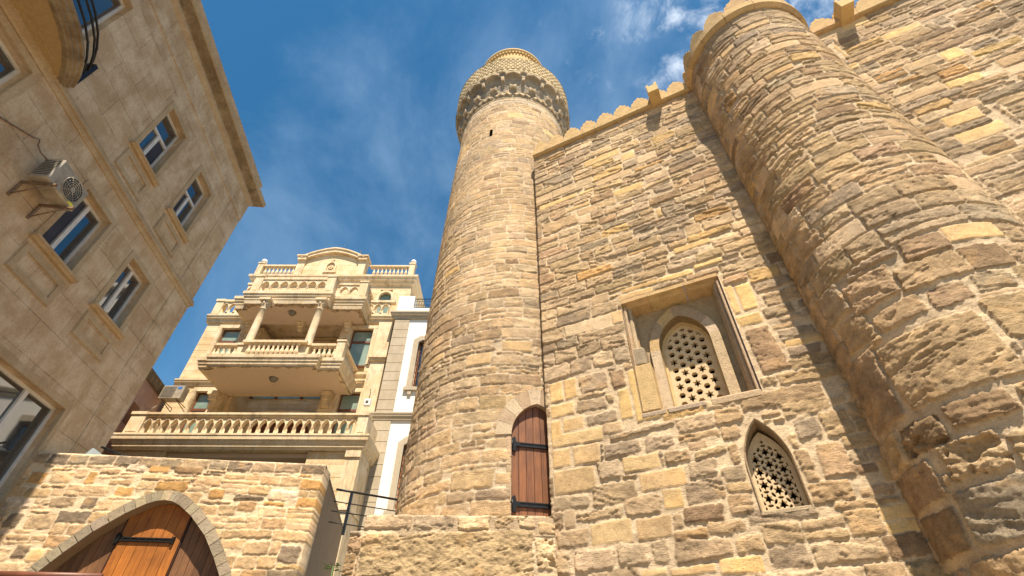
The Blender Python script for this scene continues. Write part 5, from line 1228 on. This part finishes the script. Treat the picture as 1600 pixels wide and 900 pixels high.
# aerials on the gable
an = thing('tv_aerial', 'dark television aerial with cross bars standing behind the arched gable top', 'aerial', (-9.9, 18.6, 18.0))
b = MB(); b.tube([(0, 0, 0), (0, 0, 2.95)], .02, 6); b.build('mast', M_DARK, an)
b = MB(); b.tube([(-.62, 0, 2.72), (.55, .1, 2.85)], .014, 6); b.build('boom', M_DARK, an)
for k in range(5): MB().tube([(-.55 + k * .24, -.22, 2.74 + k * .026), (-.53 + k * .24, .22, 2.74 + k * .026)], .010, 6).build('rod', M_DARK, an)
MB().tube([(.05, 0, 2.7), (.42, -.05, 3.35)], .010, 6).build('rod', M_DARK, an)
an2 = thing('aerial_mast', 'short thin aerial mast to the right of the gable top', 'aerial', (-8.45, 18.4, 18.0)); MB().tube([(0, 0, 0), (0, 0, 2.75)], .016, 6).build('mast', M_DARK, an2); MB().tube([(-.1, 0, 2.45), (.1, 0, 2.5)], .01, 6).build('rod', M_DARK, an2)
# black dish/ornament on the side terrace
dn_ = thing('satellite_dish', 'small white satellite dish on the side terrace next to the arched attic window', 'dish', (-7.35, 17.1, 15.72))
MB().lathe([(0, 0), (.10, .015), (.2, .06), (.24, .10)], n=18).build('dish', M_GLOBE, dn_).rotation_euler = (math.radians(70), 0, .6)
MB().tube([(0, 0, -.8), (0, 0, .05)], .02, 6).build('mast', M_RUST, dn_)

# ------------------------------------------------------------------ white rendered building with grey quoins
wb = thing('white_house', 'white rendered building with grey stone quoins and iron roof railing, behind the minaret', 'house', (-3.4, 16.5, 0))
wx = lambda x: x + 3.4
wo_ = [(wx(-3.93), wx(-3.0), 10.98, 13.25), (wx(-3.86), wx(-3.0), 6.4, 8.75)]
plate('wall', [(wx(-4.5), 0), (wx(-1.2), 0), (wx(-1.2), 14.36), (wx(-4.5), 14.36)], [[(a, c), (a, d), (b, d), (b, c)] for a, b, c, d in wo_], 0, .4, M_WHITE, wb)
MB().box(wx(-5.1), wx(-1.2), .41, 7, 0, 14.3).build('building_core', M_WHITE, wb)
q = MB(); z = 0
while z < 14.3: q.box(wx(-5.12), wx(-4.48), -.05, .4, z, min(z + .40, 14.34)); z += .418
q.build('quoins', M_QUOIN, wb)
c_ = MB(); c_.sweep(mould(14.36, .34, .22), [(wx(-5.14), 6), (wx(-5.14), 0), (wx(-1.2), 0)]); c_.build('cornice', M_QUOIN, wb); c_ = MB(); c_.sweep(mould(9.60, .28, .14), [(wx(-5.13), 2), (wx(-5.13), -.02), (wx(-1.2), -.02)]); c_.build('string_course', M_QUOIN, wb)
MB().box(wx(-5.13), wx(-4.42), -.08, .6, 14.70, 15.66).box(wx(-4.42), wx(-1.2), -.06, .3, 14.70, 14.98).build('parapet', M_WHITE, wb)
r_ = MB(); r_.tube([(wx(-4.42), .0, 15.55), (wx(-1.2), .0, 15.55)], .02, 6); r_.tube([(wx(-4.42), .0, 15.05), (wx(-1.2), .0, 15.05)], .015, 6); r_.tube([(wx(-4.42), .0, 15.40), (wx(-1.2), .0, 15.40)], .010, 6)
k = wx(-4.42)
while k < wx(-1.2): r_.tube([(k, 0, 15.0), (k, 0, 15.55)], .009, 5); r_.tube([(k + .06, 0, 15.05 + .12 + .10 * math.cos(t)) if False else (k + .055 + .035 * math.cos(t), 0, 15.2 + .06 * math.sin(t)) for t in [i * math.pi / 4 for i in range(8)]], .007, 4, close=True); k += .11
r_.build('roof_railing', M_IRON, wb)
for a, b, c, d in wo_:
    s_ = MB(); s_.prism([(a - .22, c), (a, c), (a, d - .1), (a + .15, d), (b, d), (b, d + .22), (a + .05, d + .22), (a - .22, d + .0)], -.05, .1); s_.box(a - .30, b + .2, -.12, .05, c - .14, c); s_.box(a - .12, a + .02, -.09, .0, c - .32, c - .141)
    wn = s_.build('window', M_QUOIN, wb)
    MB().box(a, b, .22, .24, c, d).build('pane', M_GLASS, wn)
    f = MB(); f.box(a, a + .08, .14, .22, c, d); f.box(a, b, .14, .22, d - .08, d); f.box((a + b) / 2 - .04, (a + b) / 2 + .04, .14, .22, c, d); f.build('sash', M_WOODO, wn)
    gg = MB()
    for i in range(7): x = a + .06 + i * .13; gg.tube([(x, .06, c), (x, .06, d - .05)], .011, 5)
    for i in range(6): z = c + .15 + i * (d - c) / 6; gg.tube([(a, .06, z), (b, .06, z)], .009, 5); gg.tube([(a + .1 + .06 * math.cos(t), .055, z + .2 + .08 * math.sin(t)) for t in [j * math.pi / 5 for j in range(10)]], .008, 4, close=True)
    gg.build('window_grille', M_IRON, wn)
# blurred dark rail at the very bottom of the view
p0_, p1_ = on_plane(-60, 896, (0, 3.2, 0), (0, 1, 0)), on_plane(158, 901, (0, 3.2, 0), (0, 1, 0))
hr = thing('street_rail', 'dark red rail edge crossing the bottom left below the gateway', 'railing', (float(p0_[0]), 3.2, 0))
MB().tube([(0, 0, p0_[2]), (float(p1_[0] - p0_[0]), 0, p1_[2])], .018, 8).build('rail', M_BROWNF, hr)
for x in (.02, float(p1_[0] - p0_[0]) - .02): MB().tube([(x, 0, 0), (x, 0, float(p0_[2]) - .01)], .016, 8).build('post', M_BROWNF, hr)
# tiny weed rooted between the gate side and the rubble wall
wdp = on_plane(519, 893, (0, 8.6, 0), (0, 1, 0))
wd = thing('weed', 'tiny green weed sprouting at the foot of the brown rendered gate side', 'plant', tuple(float(v) for v in wdp))
rwd = random.Random(2); lf_ = MB()
for k in range(46):
    a, r, h = rwd.uniform(0, 6.28), rwd.uniform(.01, .10), rwd.uniform(0, .10); c_, s_ = math.cos(a), math.sin(a); l = rwd.uniform(.02, .045)
    lf_.add([(r * c_, r * s_, h), (r * c_ + l * c_ - l * .4 * s_, r * s_ + l * s_ + l * .4 * c_, h + l * .4), (r * c_ + 1.8 * l * c_, r * s_ + 1.8 * l * s_, h + l * .2), (r * c_ + l * c_ + l * .4 * s_, r * s_ + l * s_ - l * .4 * c_, h + l * .5)], [(0, 1, 2, 3)])
lf_.build('leaves', M_GREENW, wd); MB().tube([(0, 0, -float(wdp[2])), (0, 0, .08)], .008, 5).build('stem', M_GREENW, wd)
